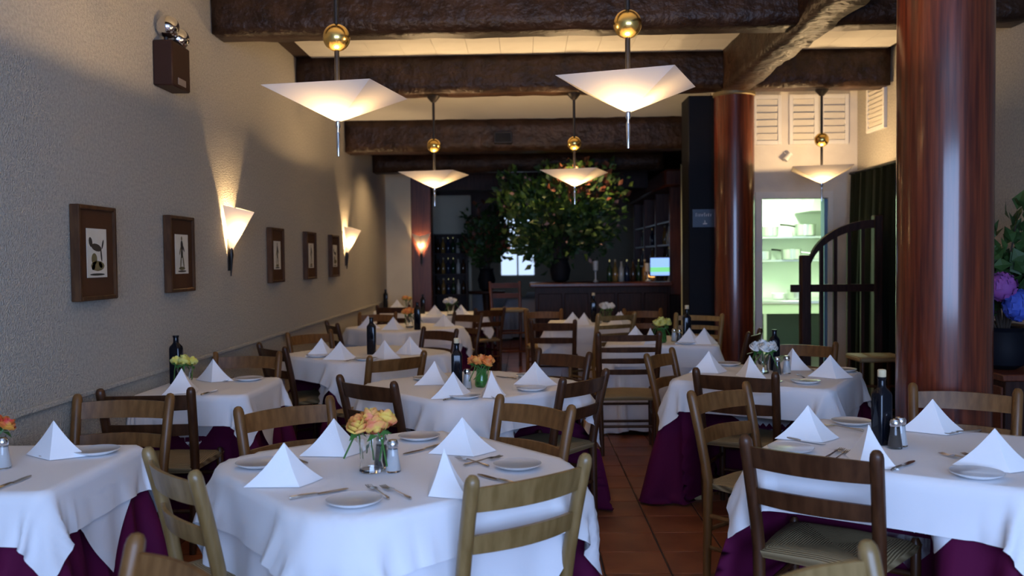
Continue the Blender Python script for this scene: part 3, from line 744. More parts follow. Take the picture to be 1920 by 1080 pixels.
# far left tables
bottle('T6', 783, 618, 0, False, 1.1); vase('T6', 768, 614, 'orange', 5, 'cut', 1.3, 'pale orange')
for a in ((690, 616, 0), (738, 618, 20), (832, 612, -10)): napkin('T6', *a)
vase('T7', 845, 592, 'white', 5, 'cut', 1.4, 'pale yellow'); napkin('T7', 815, 592, 0); napkin('T7', 866, 594, 10); bottle('T7', 790, 588, 0, False)
bottle('T8', 722, 578, 0, False, 1.1); napkin('T8', 745, 578, 0); vase('T8', 762, 580, 'peach', 4, 'cut', 1.2, 'peach-coloured')
for (key, kind), lst in PEND.items():
    lst.sort(key=lambda e: img(e[0].location)[0])
    for i, (o, phrase, cat, group) in enumerate(lst):
        where = ', ' + (ORD[i] if i < len(lst) - 1 or len(lst) == 1 else 'rightmost') if len(lst) > 1 else ''
        lab = phrase + where + ', on the ' + TAB[key]['desc']
        tag(o, ' '.join(lab.split()[:24]), cat, group)

# ------------------------------------------------------------------ lamps
def point(name, parent, loc, power, col, r=.03):
    l = bpy.data.lights.new(name, 'POINT'); l.energy = power; l.color = col; l.shadow_soft_size = r
    o = bpy.data.objects.new(name, l); C.objects.link(o); o.parent = parent; o.location = loc
WARM = (1.0, .66, .33)
def pyramid(t, h, half, rotz, z_rim):
    """four glass panes of an inverted pyramid"""
    c = [Vector((half * math.cos(rotz + a), half * math.sin(rotz + a), 0)) for a in (0, PI / 2, PI, 3 * PI / 2)]
    for k in range(4):
        a, b = c[k], c[(k + 1) % 4]; n = 8; mb = MB(); vs = []; fs = []
        for i in range(n + 1):
            s_ = 1 - i / n * .985
            for j in range(n + 1):
                q = (a + (b - a) * (j / n)) * s_; vs.append((q.x, q.y, z_rim - h * (i / n)))
        fs = [(i * (n + 1) + j, i * (n + 1) + j + 1, (i + 1) * (n + 1) + j + 1, (i + 1) * (n + 1) + j) for i in range(n) for j in range(n)]
        ob('shade_pane', mb.add(vs, fs), t, material=SHADE)
def pendant(x, y, rot, top, label, power):
    t = thing('pendant_lamp', label, 'lamp', (x, y, 2.19), 0, 'inverted pyramid pendant lamps')
    z = 0.15
    pyramid(t, .15, .39, rot, z)
    ob('stem', MB().tube([(0, 0, -.01), (0, 0, top - 2.19)], .0125, 10), t, material=IRON)
    ob('ball', MB().ball((0, 0, .42), .068, 24, 16), t, material=BRASS)
    ob('canopy', MB().lathe([(.02, top - 2.19 - .06), (.06, top - 2.19 - .015), (.065, top - 2.19)], 20), t, material=IRON)
    ob('finial', MB().tube([(0, 0, .01), (0, 0, -.02), (0, 0, -.035), (0, 0, -.06), (0, 0, -.17)], [.012, .014, .007, .011, .007], 10), t, material=CHROME)
    ob('bulb', MB().ball((0, 0, .085), .022, 12, 8, (1, 1, 1.3)), t, material=mat('bulb_glow', (1, .9, .7), .4, emit=((1, .78, .48), 30)))
    point('bulb_light', t, (0, 0, .105), power, WARM, .03)
PW = 100
pendant(-.93, 4.50, math.radians(-56), 3.09, 'left front pendant lamp with frosted pyramid shade and brass ball', PW)
pendant(.50, 4.32, math.radians(-65), 3.09, 'right front pendant lamp with frosted pyramid shade and brass ball', PW)
pendant(-.88, 8.80, math.radians(-58), 3.09, 'rear left pendant lamp hanging before the dark soffit', PW)
pendant(.49, 8.76, math.radians(-62), 3.09, 'rear pendant lamp hanging before the big flower arrangement', PW)
pendant(2.87, 8.72, math.radians(-60), 3.09, 'pendant lamp hanging in front of the kitchen wall shutters', PW)
def sconce(x, y, label, power, rotz=0):
    t = thing('wall_sconce', label, 'lamp', (x, y, 1.45), rotz, 'pyramid wall sconces')
    h = .34; half = .155; c = [(0.01, half * .95), (half * 1.25, 0.0), (0.01, -half * .95)]      # wall corner, outer corner, wall corner
    for k in range(2):
        a, b = Vector((*c[k], 0)), Vector((*c[k + 1], 0)); n = 8; vs = []
        for i in range(n + 1):
            s_ = 1 - i / n * .96
            for j in range(n + 1):
                q = a + (b - a) * (j / n); zz = .46 - .05 * (q.x / (half * 1.25)); vs.append((q.x * s_ + .012 * (1 - s_) + .006, q.y * s_, .12 + (zz - .12) * (1 - i / n)))
        ob('shade_pane', MB().add(vs, [(i * (n + 1) + j, i * (n + 1) + j + 1, (i + 1) * (n + 1) + j + 1, (i + 1) * (n + 1) + j) for i in range(n) for j in range(n)]), t, material=SHADE)
    ob('bracket', MB().tube([(.022, 0, .15), (.022, 0, .10), (.022, 0, .06), (.018, 0, -.06)], [.012, .02, .012, .004], 10), t, material=IRON)
    ob('back_plate', MB().box(0, .008, -.02, .02, -.02, .22), t, material=IRON)
    point('bulb_light', t, (.065, 0, .27), power, WARM, .02)
sconce(XL, 6.62, 'glowing wall sconce between the second and third framed pictures', 32)
sconce(XL, 10.95, 'glowing wall sconce beyond the last framed picture', 32)
sconce(-1.64, 14.19, 'small glowing sconce on the reddish timber post at the back', 9, -PI / 2)

def fill_downlight(x, y, z, power, label):  # invented lamp, hidden by a beam, added to brighten the rear bay
    t = thing('fill_downlight', label, 'lamp', (x, y, z), 0, 'added fill lights of the rear bay')
    ob('trim_ring', MB().lathe([(.055, -.012), (.075, -.012), (.08, 0), (.055, 0)], 24), t, material=BRASS)
    ob('lamp_face', MB().lathe([(.054, -.004), (0, -.004)], 24), t, material=mat('bulb_glow', (1, .9, .7), .4))
    l = bpy.data.lights.new('rear_fill_beam', 'SPOT'); l.energy = power; l.color = WARM; l.spot_size = 2.5; l.spot_blend = .6; l.shadow_soft_size = .05
    o = bpy.data.objects.new('rear_fill_beam', l); C.objects.link(o); o.parent = t; o.location = (0, 0, -.03)
fill_downlight(-1.45, 12.2, 2.995, 70, 'added unseen ceiling fill light behind the third beam near the left wall')
fill_downlight(.75, 12.1, 2.995, 70, 'added unseen ceiling fill light behind the third beam above the bar')
# ------------------------------------------------------------------ on the left wall
def picture(y0, label, figure):
    w, h, zc = .40, .475, 1.548
    t = thing('framed_picture', label, 'picture', (XL, y0 + w / 2, zc), 0, 'framed prints on the left wall')
    fr = .022; d = .05
    for a in ((-w / 2, -w / 2 + fr, -h / 2, h / 2), (w / 2 - fr, w / 2, -h / 2, h / 2), (-w / 2 + fr, w / 2 - fr, h / 2 - fr, h / 2), (-w / 2 + fr, w / 2 - fr, -h / 2, -h / 2 + fr)):
        ob('frame_bar', box(.002, d, a[0], a[1], a[2], a[3], bev=.004), t, material=FRAME, smooth=False)
    ob('mat_board', box(.004, .036, -w / 2 + fr, w / 2 - fr, -h / 2 + fr, h / 2 - fr), t, material=MATB)
    pw, ph = .105, .123
    pr = ob('print', box(.036, .038, -pw, pw, -ph, ph), t, material=PAPER)
    def blob(pts, m):
        mb = MB(); mb.add([(.0384, y, z) for y, z in pts], [tuple(range(len(pts)))]); ob('ink_shape', mb, pr, material=m, smooth=False)
    def ell(cy, cz, ry, rz, rot=0, n=12):
        return [(cy + ry * math.cos(2 * PI * k / n) * math.cos(rot) - rz * math.sin(2 * PI * k / n) * math.sin(rot), cz + ry * math.cos(2 * PI * k / n) * math.sin(rot) + rz * math.sin(2 * PI * k / n) * math.cos(rot)) for k in range(n)]
    for pts, m in figure(ell): blob(pts, m)
def beast(ell):
    return [(ell(-.005, .028, .055, .019, -.15), INK), (ell(-.065, .055, .018, .026, .4), INK), (ell(.062, .045, .008, .026, -.4), INK), (ell(.045, -.01, .008, .034, .15), INK),
            (ell(-.03, -.03, .03, .03, .3), INK2), (ell(.005, -.065, .072, .026, 0), INK2), (ell(-.04, -.07, .02, .014, .5), INK), (ell(.035, -.06, .022, .013, -.5), INK), (ell(0, -.108, .08, .006, 0), INK)]
def standing(ell):
    return [(ell(0, .098, .011, .014), INK2), (ell(.002, .052, .021, .035, .1), INK), (ell(.028, .035, .008, .026, .6), INK), (ell(-.026, .022, .008, .032, -.5), INK2), (ell(0, .002, .018, .028), INK),
            (ell(-.018, -.05, .010, .045, -.2), INK2), (ell(.024, -.05, .010, .045, .25), INK2), (ell(0, -.09, .05, .011), INK2), (ell(0, -.108, .07, .006), INK)]
picture(4.30, 'framed print of a four-legged animal, nearest picture on the left wall', beast)
picture(5.42, 'framed print of a standing figure, second picture from the left', standing)
picture(7.60, 'framed print just beyond the first wall sconce', standing)
picture(8.84, 'framed print, fourth from the left on the stucco wall', standing)
picture(9.98, 'framed print, last and smallest looking in the row', beast)
e = thing('emergency_light', 'brown emergency light box with two chrome lamp heads high on the left wall', 'emergency light', (XL, 5.47, 2.55))
ob('housing', box(.0, .12, -.14, .14, 0, .27, bev=.008), e, material=mat('brown_housing', (.026, .010, .007), .55, spec=0.25))
ob('nameplate', box(.12, .123, -.06, .06, .02, .06), e, material=mat('grey_plate', (.20, .17, .16), .5))
for yy, zz in ((-.075, .36), (.085, .325)):
    h = ob('lamp_head', MB().ball((.07, yy, zz), .068, 18, 12), e, material=CHROME)
    ob('lens', MB().lathe([(.05, 0), (.044, .012), (.02, .022), (0, .024)], 18), h, (.06 + .03, yy, zz - .01), material=mat('lamp_lens', (.55, .55, .55), .15, .3)).rotation_euler = (0, PI / 2 + .3, 0)
    ob('neck', MB().tube([(.06, yy, .26), (.06, yy, zz - .04)], .014, 8), e, material=IRON)

# ------------------------------------------------------------------ right-hand room: shutters, curtain, screen, sideboard
def shutter(loc, rotz, w, h, label, n=5):
    t = thing('shutter', label, 'shutter', loc, rotz, 'white louvered shutters')
    for a in ((-w / 2, -w / 2 + .04, 0, h), (w / 2 - .04, w / 2, 0, h), (-w / 2 + .04, w / 2 - .04, 0, .045), (-w / 2 + .04, w / 2 - .04, h - .045, h)):
        ob('stile', box(a[0], a[1], -.035, 0, a[2], a[3], bev=.003), t, material=WHITEP, smooth=False)
    ob('backing', box(-w / 2 + .04, w / 2 - .04, -.006, -.002, .045, h - .045), t, material=mat('shutter_backing', (.16, .14, .11), .8))
    st = (h - .09) / n
    for k in range(n):
        o = ob('louver', box(-w / 2 + .042, w / 2 - .042, -.004, .004, -st * .50, st * .50), t, (0, -.02, .045 + (k + .5) * st), material=LOUV, smooth=False); o.rotation_euler = (.33, 0, 0)
for x, lab in ((2.55, 'white shutter nearest the slim column, above the kitchen door'), (2.93, 'middle white shutter above the kitchen door'), (3.25, 'white shutter partly hidden by the pendant stem')):
    shutter((x, WY, 2.66), 0, .30, .52, lab, 6)
shutter((XR, 8.95, 2.72), -PI / 2, .45, .50, 'white shutter on the right wall near the corner', 9)
cv = thing('spotlight', 'small white spotlight on the wall above the kitchen door', 'spotlight', (2.73, WY, 2.52))
ob('arm', MB().tube([(0, 0, .06), (0, -.05, .05), (.03, -.07, .02)], .006, 8), cv, material=WHITEP)
ob('head', MB().tube([(.05, -.08, .04), (-.01, -.09, -.03)], [.024, .03], 12), cv, material=WHITEP)
n = 90; vs = []
for i in range(n + 1):
    y = 6.95 + 2.4 * i / n; d = .05 * math.sin(i * 1.02) + .018 * math.sin(i * 2.3)
    vs += [(3.38 + d, y, .03), (3.38 + d * .8, y, 1.2), (3.40 + d * .5, y, 2.33)]
cu = thing('curtain', 'dark green floor-length curtain along the right wall', 'curtain', (0, 0, 0))
cl = ob('cloth', MB().add(vs, [(i * 3 + j, i * 3 + 3 + j, i * 3 + 4 + j, i * 3 + 1 + j) for i in range(n) for j in range(2)]), cu, material=CURT)
m = cl.modifiers.new('thickness', 'SOLIDIFY'); m.thickness = .008
ob('rod', MB().tube([(3.40, 6.9, 2.345), (3.40, 9.42, 2.345)], .016, 10), cu, material=IRON)
g = thing('arched_screen', 'dark wooden screen with quarter-arch top and upright bars by the kitchen door', 'screen', (2.58, 8.30, 0))
ob('end_post', box(-.045, .045, -.045, .045, 0, 1.50, bev=.008), g, material=DARKW)
ob('end_post', box(.62, .70, -.045, .045, 0, 1.86, bev=.008), g, material=DARKW)
arc = [(.03 + .62 * (1 - math.cos(a)), 0, 1.36 + .42 * math.sin(a)) for a in [PI / 2 * k / 14 for k in range(15)]]
mb = MB()
for x, y, z in arc: mb.v += [(x, -.03, z - .035), (x, .03, z - .035), (x, .03, z + .04), (x, -.03, z + .04)]
for i in range(14):
    a, b = i * 4, i * 4 + 4; mb.f += [(a + k, b + k, b + (k + 1) % 4, a + (k + 1) % 4) for k in range(4)]
mb.f += [(0, 1, 2, 3), (59, 58, 57, 56)]
ob('arched_rail', mb, g, material=DARKW)
ob('cross_rail', box(-.13, .64, -.025, .025, 1.16, 1.23, bev=.004), g, material=DARKW)
ob('bottom_rail', box(.0, .64, -.025, .025, .10, .18, bev=.004), g, material=DARKW)
for k in range(4):
    x = .15 + .125 * k; zt = 1.36 + .42 * math.sin(math.acos(max(-1, 1 - (x - .03) / .62)))
    ob('bar', box(x - .016, x + .016, -.016, .016, .14, zt), g, material=DARKW)
sb = thing('sideboard', 'dark wooden sideboard at the right edge behind the large column', 'sideboard', (3.16, 6.05, 0))
ob('body', box(-.31, .33, -.70, .70, .06, .74, bev=.006), sb, material=DARKW)
ob('top', box(-.34, .335, -.73, .73, .74, .78, bev=.006), sb, material=REDW)
for yy in (-.46, 0, .46): d = ob('door', box(-.325, -.31, yy - .22, yy + .22, .10, .70, bev=.004), sb, material=REDW); ob('knob', MB().ball((-.337, yy + .17, .42), .014, 10, 8), d, material=BRASS)
ob('back_rail', box(.28, .33, -.70, .70, .78, 1.0), sb, material=DARKW)
st = thing('counter_stool', 'tall rush-seated stool standing between the screen and the large column', 'stool', (2.98, 7.65, 0))
mb = MB().box(-.20, .20, -.18, .18, .60, .645, bev=.012); ob('seat', mb, st, material=RUSH)
for sx in (-1, 1):
    for sy in (-1, 1): ob('leg', MB().tube([(sx * .19, sy * .17, 0), (sx * .17, sy * .15, .61)], .018, 10), st, material=WOODS['dark'])
for z in (.2, .4): ob('stretcher', MB().tube([(-.18, -.16, z), (.18, -.16, z)], .011, 8), st, material=WOODS['dark'])
pq = thing('wall_plaque', 'small blue plaque with pale lettering on the black pillar', 'sign', (1.815, 9.118, 1.885))
ob('board', box(-.115, .115, -.012, 0, -.09, .09), pq, material=mat('plaque_blue', (.03, .055, .10), .4))
lt = MB(); x = -.085
for wd, hh in ((.014, .034), (.010, .026), (.014, .026), (.018, .024), (.012, .036), (.014, .024), (.016, .028), (.013, .024)):
    lt.box(x, x + wd * .55, -.0145, -.012, .018, .018 + hh); lt.box(x, x + wd, -.0145, -.012, .018 + hh - .006, .018 + hh); x += wd + .007
lt.box(-.012, .030, -.0145, -.012, -.062, -.050); lt.box(.004, .012, -.0145, -.012, -.062, -.022)
ob('lettering', lt, pq, material=mat('pale_lettering', (.55, .55, .58), .6))

# ------------------------------------------------------------------ foliage
def leaf_cloud(n, fn, size, r):
    mb = MB()
    for _ in range(n):
        c, outw = fn(r)
        d = (outw + Vector((r.gauss(0, .6), r.gauss(0, .6), r.gauss(0, .5)))).normalized()
        sd = d.cross(Vector((r.gauss(0, 1), r.gauss(0, 1), r.gauss(0, 1)))).normalized(); nn = d.cross(sd)
        L = size * r.uniform(.6, 1.3); w = L * r.uniform(.26, .4)
        mb.add([c, c + d * L * .45 + sd * w + nn * L * .08, c + d * L - nn * L * .12, c + d * L * .45 - sd * w + nn * L * .08, c + d * L * .5], [(0, 1, 4), (1, 2, 4), (2, 3, 4), (3, 0, 4)])
    return mb
def arrangement(x, y, z, rx, rz, label, seed, groups, vase_h, branches=26, vmat=None, zc=None):
    r = random.Random(seed)
    t = thing('flower_arrangement', label, 'flower arrangement', (x, y, z), 0)
    v = vase_h
    ob('vase', MB().lathe([(.07, 0), (.12, .03), (.15, v * .5), (.11, v * .9), (.13, v), (.115, v), (.09, v * .9), (0, v * .5)], 24), t, material=vmat or NAVY)
    br = MB(); tips = []
    cz = zc if zc is not None else v + rz * .8
    for k in range(branches):
        a = r.random() * 2 * PI; q = math.sqrt(r.random()); e = r.uniform(-.55, 1) 
        tip = Vector((rx * q * math.cos(a), rx * q * math.sin(a) * .7, cz + rz * e * math.sqrt(max(0, 1 - .6 * q * q))))
        tips.append(tip); midp = Vector((tip.x * .35, tip.y * .35, v + (tip.z - v) * .55))
        br.tube([(0, 0, v * .6), midp, tip], [.010, .007, .003], 6)
    ob('branches', br, t, material=BRANCH)
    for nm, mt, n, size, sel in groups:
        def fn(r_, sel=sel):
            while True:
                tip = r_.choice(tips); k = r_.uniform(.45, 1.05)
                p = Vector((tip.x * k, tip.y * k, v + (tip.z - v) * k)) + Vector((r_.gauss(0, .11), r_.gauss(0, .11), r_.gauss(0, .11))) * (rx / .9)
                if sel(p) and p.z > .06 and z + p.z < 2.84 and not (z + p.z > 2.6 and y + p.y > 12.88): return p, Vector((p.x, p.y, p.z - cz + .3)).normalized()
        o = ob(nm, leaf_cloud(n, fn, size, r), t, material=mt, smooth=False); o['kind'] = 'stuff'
    return t
anyw = lambda p: True
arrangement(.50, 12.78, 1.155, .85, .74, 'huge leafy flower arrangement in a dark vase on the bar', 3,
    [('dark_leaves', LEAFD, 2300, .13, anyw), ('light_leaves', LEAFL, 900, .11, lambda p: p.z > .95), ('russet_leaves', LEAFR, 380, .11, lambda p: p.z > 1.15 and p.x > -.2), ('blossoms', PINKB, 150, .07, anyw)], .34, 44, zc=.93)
arrangement(-.66, 15.3, .95, .42, .62, 'smaller dark branch arrangement left of the bar', 8,
    [('dark_leaves', LEAFD, 900, .12, anyw), ('russet_leaves', LEAFR, 160, .12, lambda p: p.z > .6)], .38, 24)
hy = arrangement(2.98, 5.62, .78, .32, .48, 'arrangement with purple and blue hydrangeas at the right edge', 12,
    [('dark_leaves', LEAFD, 900, .10, anyw)], .26, 22, zc=.62)
def head(c, r_, m, parent, seed):
    q = random.Random(seed); mb = MB()
    for k in range(60):
        d = Vector((q.gauss(0, 1), q.gauss(0, 1), q.gauss(0, 1))).normalized(); p = Vector(c) + d * r_
        s_ = d.orthogonal().normalized(); u = d.cross(s_); w_ = r_ * .26
        for a in (0, PI / 2, PI, 3 * PI / 2):
            e1 = s_ * math.cos(a) + u * math.sin(a); e2 = s_ * math.cos(a + .8) + u * math.sin(a + .8); e0 = s_ * math.cos(a - .8) + u * math.sin(a - .8)
            mb.add([p, p + e0 * w_ * .7, p + e1 * w_ * 1.1 + d * .004, p + e2 * w_ * .7], [(0, 1, 2, 3)])
    mb.ball(c, r_ * .93, 12, 8)
    ob('hydrangea_head', mb, parent, material=m)
head((-.14, -.24, .52), .085, PURP, hy, 1); head((-.05, -.28, .41), .095, BLUEH, hy, 2); head((.12, -.2, .55), .08, PURP, hy, 3)

# ------------------------------------------------------------------ bar and the rear of the room
BY = 12.5
b = thing('bar_counter', 'long dark wooden bar counter across the back of the room', 'bar', (0, BY, 0))
ob('body', box(.14, 2.02, .06, .62, 0, 1.09), b, material=DARKW)
ob('counter_top', box(.06, 2.05, -.06, .70, 1.09, 1.15, bev=.015), b, material=REDW)
for k in range(5):
    x = .18 + k * .37; ob('front_panel', box(x, x + .33, .03, .06, .16, 1.0, bev=.008), b, material=DARKW)
ob('foot_rail', MB().tube([(.14, -.08, .18), (2.0, -.08, .18)], .02, 10), b, material=BRASS)
bkb = thing('back_bar', 'tall reddish wooden back bar with glass shelves right of the flowers', 'cabinet', (2.30, 14.6, 0))
ob('carcass', box(0, .3, -1.7, 2.6, 0, 2.75), bkb, material=REDW)
ob('lower_cabinet', box(-.22, 0, -1.7, 2.6, 0, .95, bev=.01), bkb, material=DARKW)
for z in (1.32, 1.66, 2.0): ob('shelf', box(-.20, 0, -1.5, 2.5, z, z + .025), bkb, material=REDW)
for y in (-1.7, -.3, 1.1, 2.5): ob('upright', box(-.22, 0, y, y + .07, .95, 2.5, bev=.008), bkb, material=REDW)
ob('cornice', box(-.30, .02, -1.75, 2.65, 2.5, 2.75, bev=.03), bkb, material=REDW)
bl = thing('back_bar_lamp', 'small amber shaded lamp on the lowest ledge of the back bar', 'lamp', (2.19, 15.35, .951))
ob('base', MB().lathe([(.06, 0), (.06, .02), (.012, .04), (.012, .24)], 16), bl, material=BRASS)
ob('shade', MB().lathe([(.085, .20), (.055, .33)], 20, ), bl, material=SHADE)
point('bulb_light', bl, (-.0, 0, .27), 9, (1.0, .5, .16), .02)
BC = [(.05, .02, .01), (.02, .05, .02), (.30, .16, .04), (.55, .52, .45), (.02, .03, .06)]
LIQ = []
for k, c in enumerate(BC):
    LIQ.append((MB().lathe([(.034, 0), (.037, .006), (.037, .17), (.014, .22), (.013, .28)], 12).mesh('body', mat('liquor_glass_%d' % k, c, .1, coat=.3)),
                MB().lathe([(.015, .272), (.015, .30), (0, .301)], 10).mesh('cap', [IRON, BRASS, CORK][k % 3])))
def liquor(x, y, z, k, label, group, sc=1.0):
    t = thing('liquor_bottle', label, 'bottle', (x, y, z), 0, group); t.scale = (sc,) * 3
    ob('body', LIQ[k % 5][0], t); ob('cap', LIQ[k % 5][1], t)
for z, rowl in ((.951, 'lowest'), (1.346, 'second'), (1.686, 'third')):
    for k in range(9): liquor(2.19, 16.6 - k * .42 + (.12 if k in (2, 3) else 0), z, k + int(z * 7), 'liquor bottle, ' + ORD[k] + ' in the ' + rowl + ' row of the back bar', 'liquor bottles, ' + rowl + ' row of the back bar')
for k in range(7): liquor(1.22 + k * .085, 12.98 + .04 * (k % 2), 1.151, k + 1, 'liquor bottle clustered on the bar beside the screen, ' + ORD[k], 'bottles clustered on the bar', 1.05)
tvs = thing('register_screen', 'small glowing blue and green screen at the right end of the bar', 'screen', (1.93, 12.86, 1.151), .1)
ob('stand', MB().box(-.06, .06, -.04, .06, 0, .012).tube([(0, .02, .01), (0, .02, .12)], .014, 8), tvs, material=IRON)
ob('casing', box(-.15, .15, 0, .03, .07, .345, bev=.006), tvs, material=IRON)
dp = ob('display', box(-.138, .138, -.003, 0, .082, .333), tvs, material=mat('display_blue', (.1, .2, .4), .3, emit=((.28, .48, 1.0), 1.3)))
ob('display_band', box(-.138, .138, -.005, -.003, .13, .20), dp, material=mat('display_green', (.1, .4, .2), .3, emit=((.25, .85, .35), .9)))
for k, (x, hgt) in enumerate(((1.00, .30), (1.86 - .12, .26))):
    tag(ob('candle_holder', MB().lathe([(.035, 0), (.04, .01), (.012, .03), (.012, hgt * .5), (.035, hgt * .55), (.04, hgt), (.034, hgt), (.03, hgt * .6), (0, hgt * .58)], 16), None, (x, 12.75, 1.151), material=mat('frosted_glass', (.6, .58, .55), .35)),
        ('tall pale glass holder beside the flower vase on the bar', 'tall pale glass holder next to the glowing screen on the bar')[k], 'candle holder')
# high chair by the aisle
hc = thing('bar_chair', 'tall dark bar chair with rush seat standing left of the bar', 'bar chair', (-.22, 12.15, 0), .25)
for sx in (-1, 1):
    ob('back_post', MB().tube([(sx * .20, .20, 0), (sx * .20, .19, .8), (sx * .21, .25, 1.18)], .022, 10), hc, material=REDW)
    ob('front_leg', MB().tube([(sx * .21, -.19, 0), (sx * .21, -.19, .80)], .021, 10), hc, material=REDW)
ob('seat', box(-.22, .22, -.21, .20, .775, .82, bev=.012), hc, material=RUSH)
for z in (.95, 1.09): ob('slat', box(-.2, .2, .21, .235, z, z + .07), hc, material=REDW)
for z in (.25, .5): 
    for sy in (-.19, .2): ob('stretcher', MB().tube([(-.2, sy, z), (.2, sy, z)], .013, 8), hc, material=REDW)
# wine shelf, pedestal, far tables
ws = thing('wine_shelf', 'dark shelf of wine bottles against the cream panel at the back', 'shelf', (-1.34, 16.2, 0))
ob('side', box(-.31, -.28, -.16, .18, 0, 1.95), ws, material=DARKW); ob('side', box(.28, .31, -.16, .18, 0, 1.95), ws, material=DARKW); ob('back', box(-.28, .28, .16, .18, 0, 1.95), ws, material=DARKW)
for z in (.1, .47, .84, 1.21, 1.58, 1.92): ob('shelf_board', box(-.28, .28, -.16, .16, z, z + .025), ws, material=DARKW)
for z, rowl in ((.866, 'lowest'), (1.236, 'middle'), (1.606, 'highest')):
    for k in range(6): liquor(-1.34 - .225 + k * .09, 16.15, z, k * 2, 'wine bottle, ' + ORD[k] + ' in the ' + rowl + ' filled row of the rear shelf', 'wine bottles on the rear shelf', .95)
pd = thing('pedestal_table', 'dark round pedestal table under the smaller arrangement', 'table', (-.66, 15.3, 0))
ob('table_top', MB().lathe([(.30, .90), (.32, .92), (.32, .945), (0, .948)], 28), pd, material=DARKW); ob('column', MB().lathe([(.2, 0), (.2, .03), (.06, .08), (.05, .5), (.08, .9)], 20), pd, material=DARKW)
for k, (x, y, lab) in enumerate(((.1, 17.0, 'distant white-clothed table nearest the far window'), (.55, 19.4, 'distant white-clothed table in front of the bright far window'), (-.95, 19.2, 'distant white-clothed table left of the far window'))):
    tag(ob('distant_table', CL['square', 'long'], None, (x, y, 0), .2 * k), lab, 'table', 'distant tables')

# kitchen behind the doorway
KX0, KX1, KY1 = 2.14, 4.36, 11.9
KW = mat('kitchen_wall', (.62, .70, .58), .5)
kk = MB(); kk.box(KX0 - .06, KX0, WY + .12, KY1, 0, 2.8); kk.box(KX1, KX1 + .04, WY + .12, KY1, 0, 2.8); kk.box(KX0 - .06, KX1 + .04, KY1, KY1 + .08, 0, 2.8); kk.box(KX0 - .06, KX1 + .04, WY + .12, KY1 + .08, 2.72, 2.8)
struct('wall_kitchen_inside', kk, KW)
SS = mat('stainless', (.55, .58, .54), .28, .85)
fx = thing('fluorescent_fixture', 'fluorescent ceiling fixture in the kitchen', 'lamp', (3.25, 10.6, 2.62))
ob('housing', box(-.12, .12, -.6, .6, .04, .10), fx, material=WHITEP); ob('tube', MB().tube([(0, -.56, .02), (0, .56, .02)], .02, 10), fx, material=mat('tube_glow', (1, 1, 1), .5, emit=((.80, 1.0, .72), 12)))
ko = area('kitchen_tube_light', (0, 0, 0), (0, 0, 0), .2, 1.1, 120, (.80, 1.0, .74)); ko.parent = fx
kt = thing('kitchen_counter', 'stainless kitchen counter seen through the doorway', 'counter', (3.55, 11.5, 0))
ob('worktop', box(-.62, .55, -.4, .36, .90, .94, bev=.004), kt, material=SS); ob('apron', box(-.62, .55, -.39, -.36, .78, .90), kt, material=mat('pale_green_panel', (.42, .52, .36), .5))
for sx in (-.58, .5):
    for sy in (-.36, .32): ob('leg', MB().tube([(sx, sy, 0), (sx, sy, .9)], .02, 8), kt, material=SS)
ob('lower_shelf', box(-.6, .53, -.38, .34, .25, .28), kt, material=mat('dark_green_steel', (.03, .05, .035), .5))
ob('lower_back', box(-.6, .53, .30, .34, .28, .78), kt, material=mat('dark_green_steel', (.03, .05, .035), .5))
for k, z in enumerate((1.42, 1.72)):
    sh = thing('wall_shelf', ('lower', 'upper')[k] + ' stainless shelf on the kitchen wall', 'shelf', (3.50, 11.74, z))
    ob('board', box(-.6, .6, -.15, .155, 0, .025), sh, material=SS)
    for x in (-.5, .5): ob('bracket', box(x - .01, x + .01, -.12, .155, -.10, 0), sh, material=SS)
POT = MB().lathe([(.10, 0), (.11, .01), (.115, .12), (.12, .125), (.11, .12), (.10, .012), (0, .010)], 20)
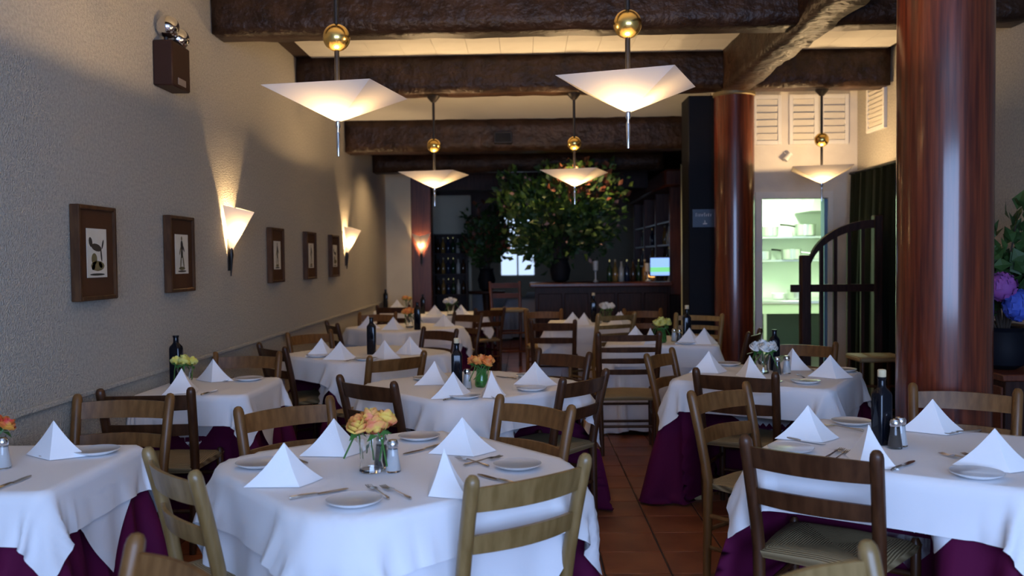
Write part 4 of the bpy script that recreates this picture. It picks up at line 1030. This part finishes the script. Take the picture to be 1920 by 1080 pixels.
POTM = POT.mesh('bowl', SS); PH = MB().tube([(.11, 0, .10), (.20, 0, .115), (.28, 0, .12)], [.010, .009, .011], 8).mesh('handle', SS); PHD = PH.copy(); PHD.materials[0] = IRON
def pot(x, y, z, a, sc, lab):
    t = thing('saucepan', lab, 'pan', (x, y, z), a, 'pans in the kitchen'); t.scale = (sc,) * 3
    ob('bowl', POTM, t); ob('handle', PHD if sc > 1 else PH, t)
pot(3.10, 11.72, 1.446, 2.6, .9, 'steel saucepan on the lower kitchen shelf at left'); pot(3.43, 11.60, 1.446, 2.2, 1.1, 'large steel saucepan in the middle of the lower kitchen shelf')
pot(3.80, 11.70, 1.446, 2.9, .8, 'small steel saucepan on the lower kitchen shelf at right'); pot(3.18, 11.70, 1.746, 2.6, 1.0, 'steel saucepan on the upper kitchen shelf at left')
pot(3.63, 11.70, 1.746, 3.4, 1.25, 'biggest black-handled pan on the upper kitchen shelf'); pot(3.40, 11.35, .941, 1.0, 1.0, 'saucepan standing on the kitchen counter')
for k, w_ in enumerate(('lowest', 'second lowest', 'third lowest', 'third highest', 'second highest', 'topmost')):
    tag(ob('stacked_plate', PLATE, None, (3.22, 11.45, .942 + k * .012)), w_ + ' white plate in the stack on the kitchen counter', 'plate', 'plates stacked on the kitchen counter')
tag(ob('hood', MB().add([(3.55, 11.2, 2.05), (4.30, 11.2, 2.05), (4.30, 11.88, 2.05), (3.55, 11.88, 2.05), (3.75, 11.5, 2.4), (4.30, 11.5, 2.4), (4.30, 11.88, 2.4), (3.75, 11.88, 2.4)],
   [(3, 2, 1, 0), (4, 5, 6, 7), (0, 1, 5, 4), (1, 2, 6, 5), (2, 3, 7, 6), (3, 0, 4, 7)]), material=SS, smooth=False), 'stainless extractor hood in the kitchen', 'hood')
sp = thing('loudspeaker', 'small dark loudspeaker box on the third ceiling beam', 'speaker', (-.25, 10.93, 2.96))
ob('cabinet', box(-.11, .11, -.05, .05, -.07, .07, bev=.008), sp, material=IRON); ob('grille', box(-.095, .095, -.056, -.05, -.055, .055), sp, material=NAVY)
print('tiles', ntile, 'objects', len(bpy.data.objects))
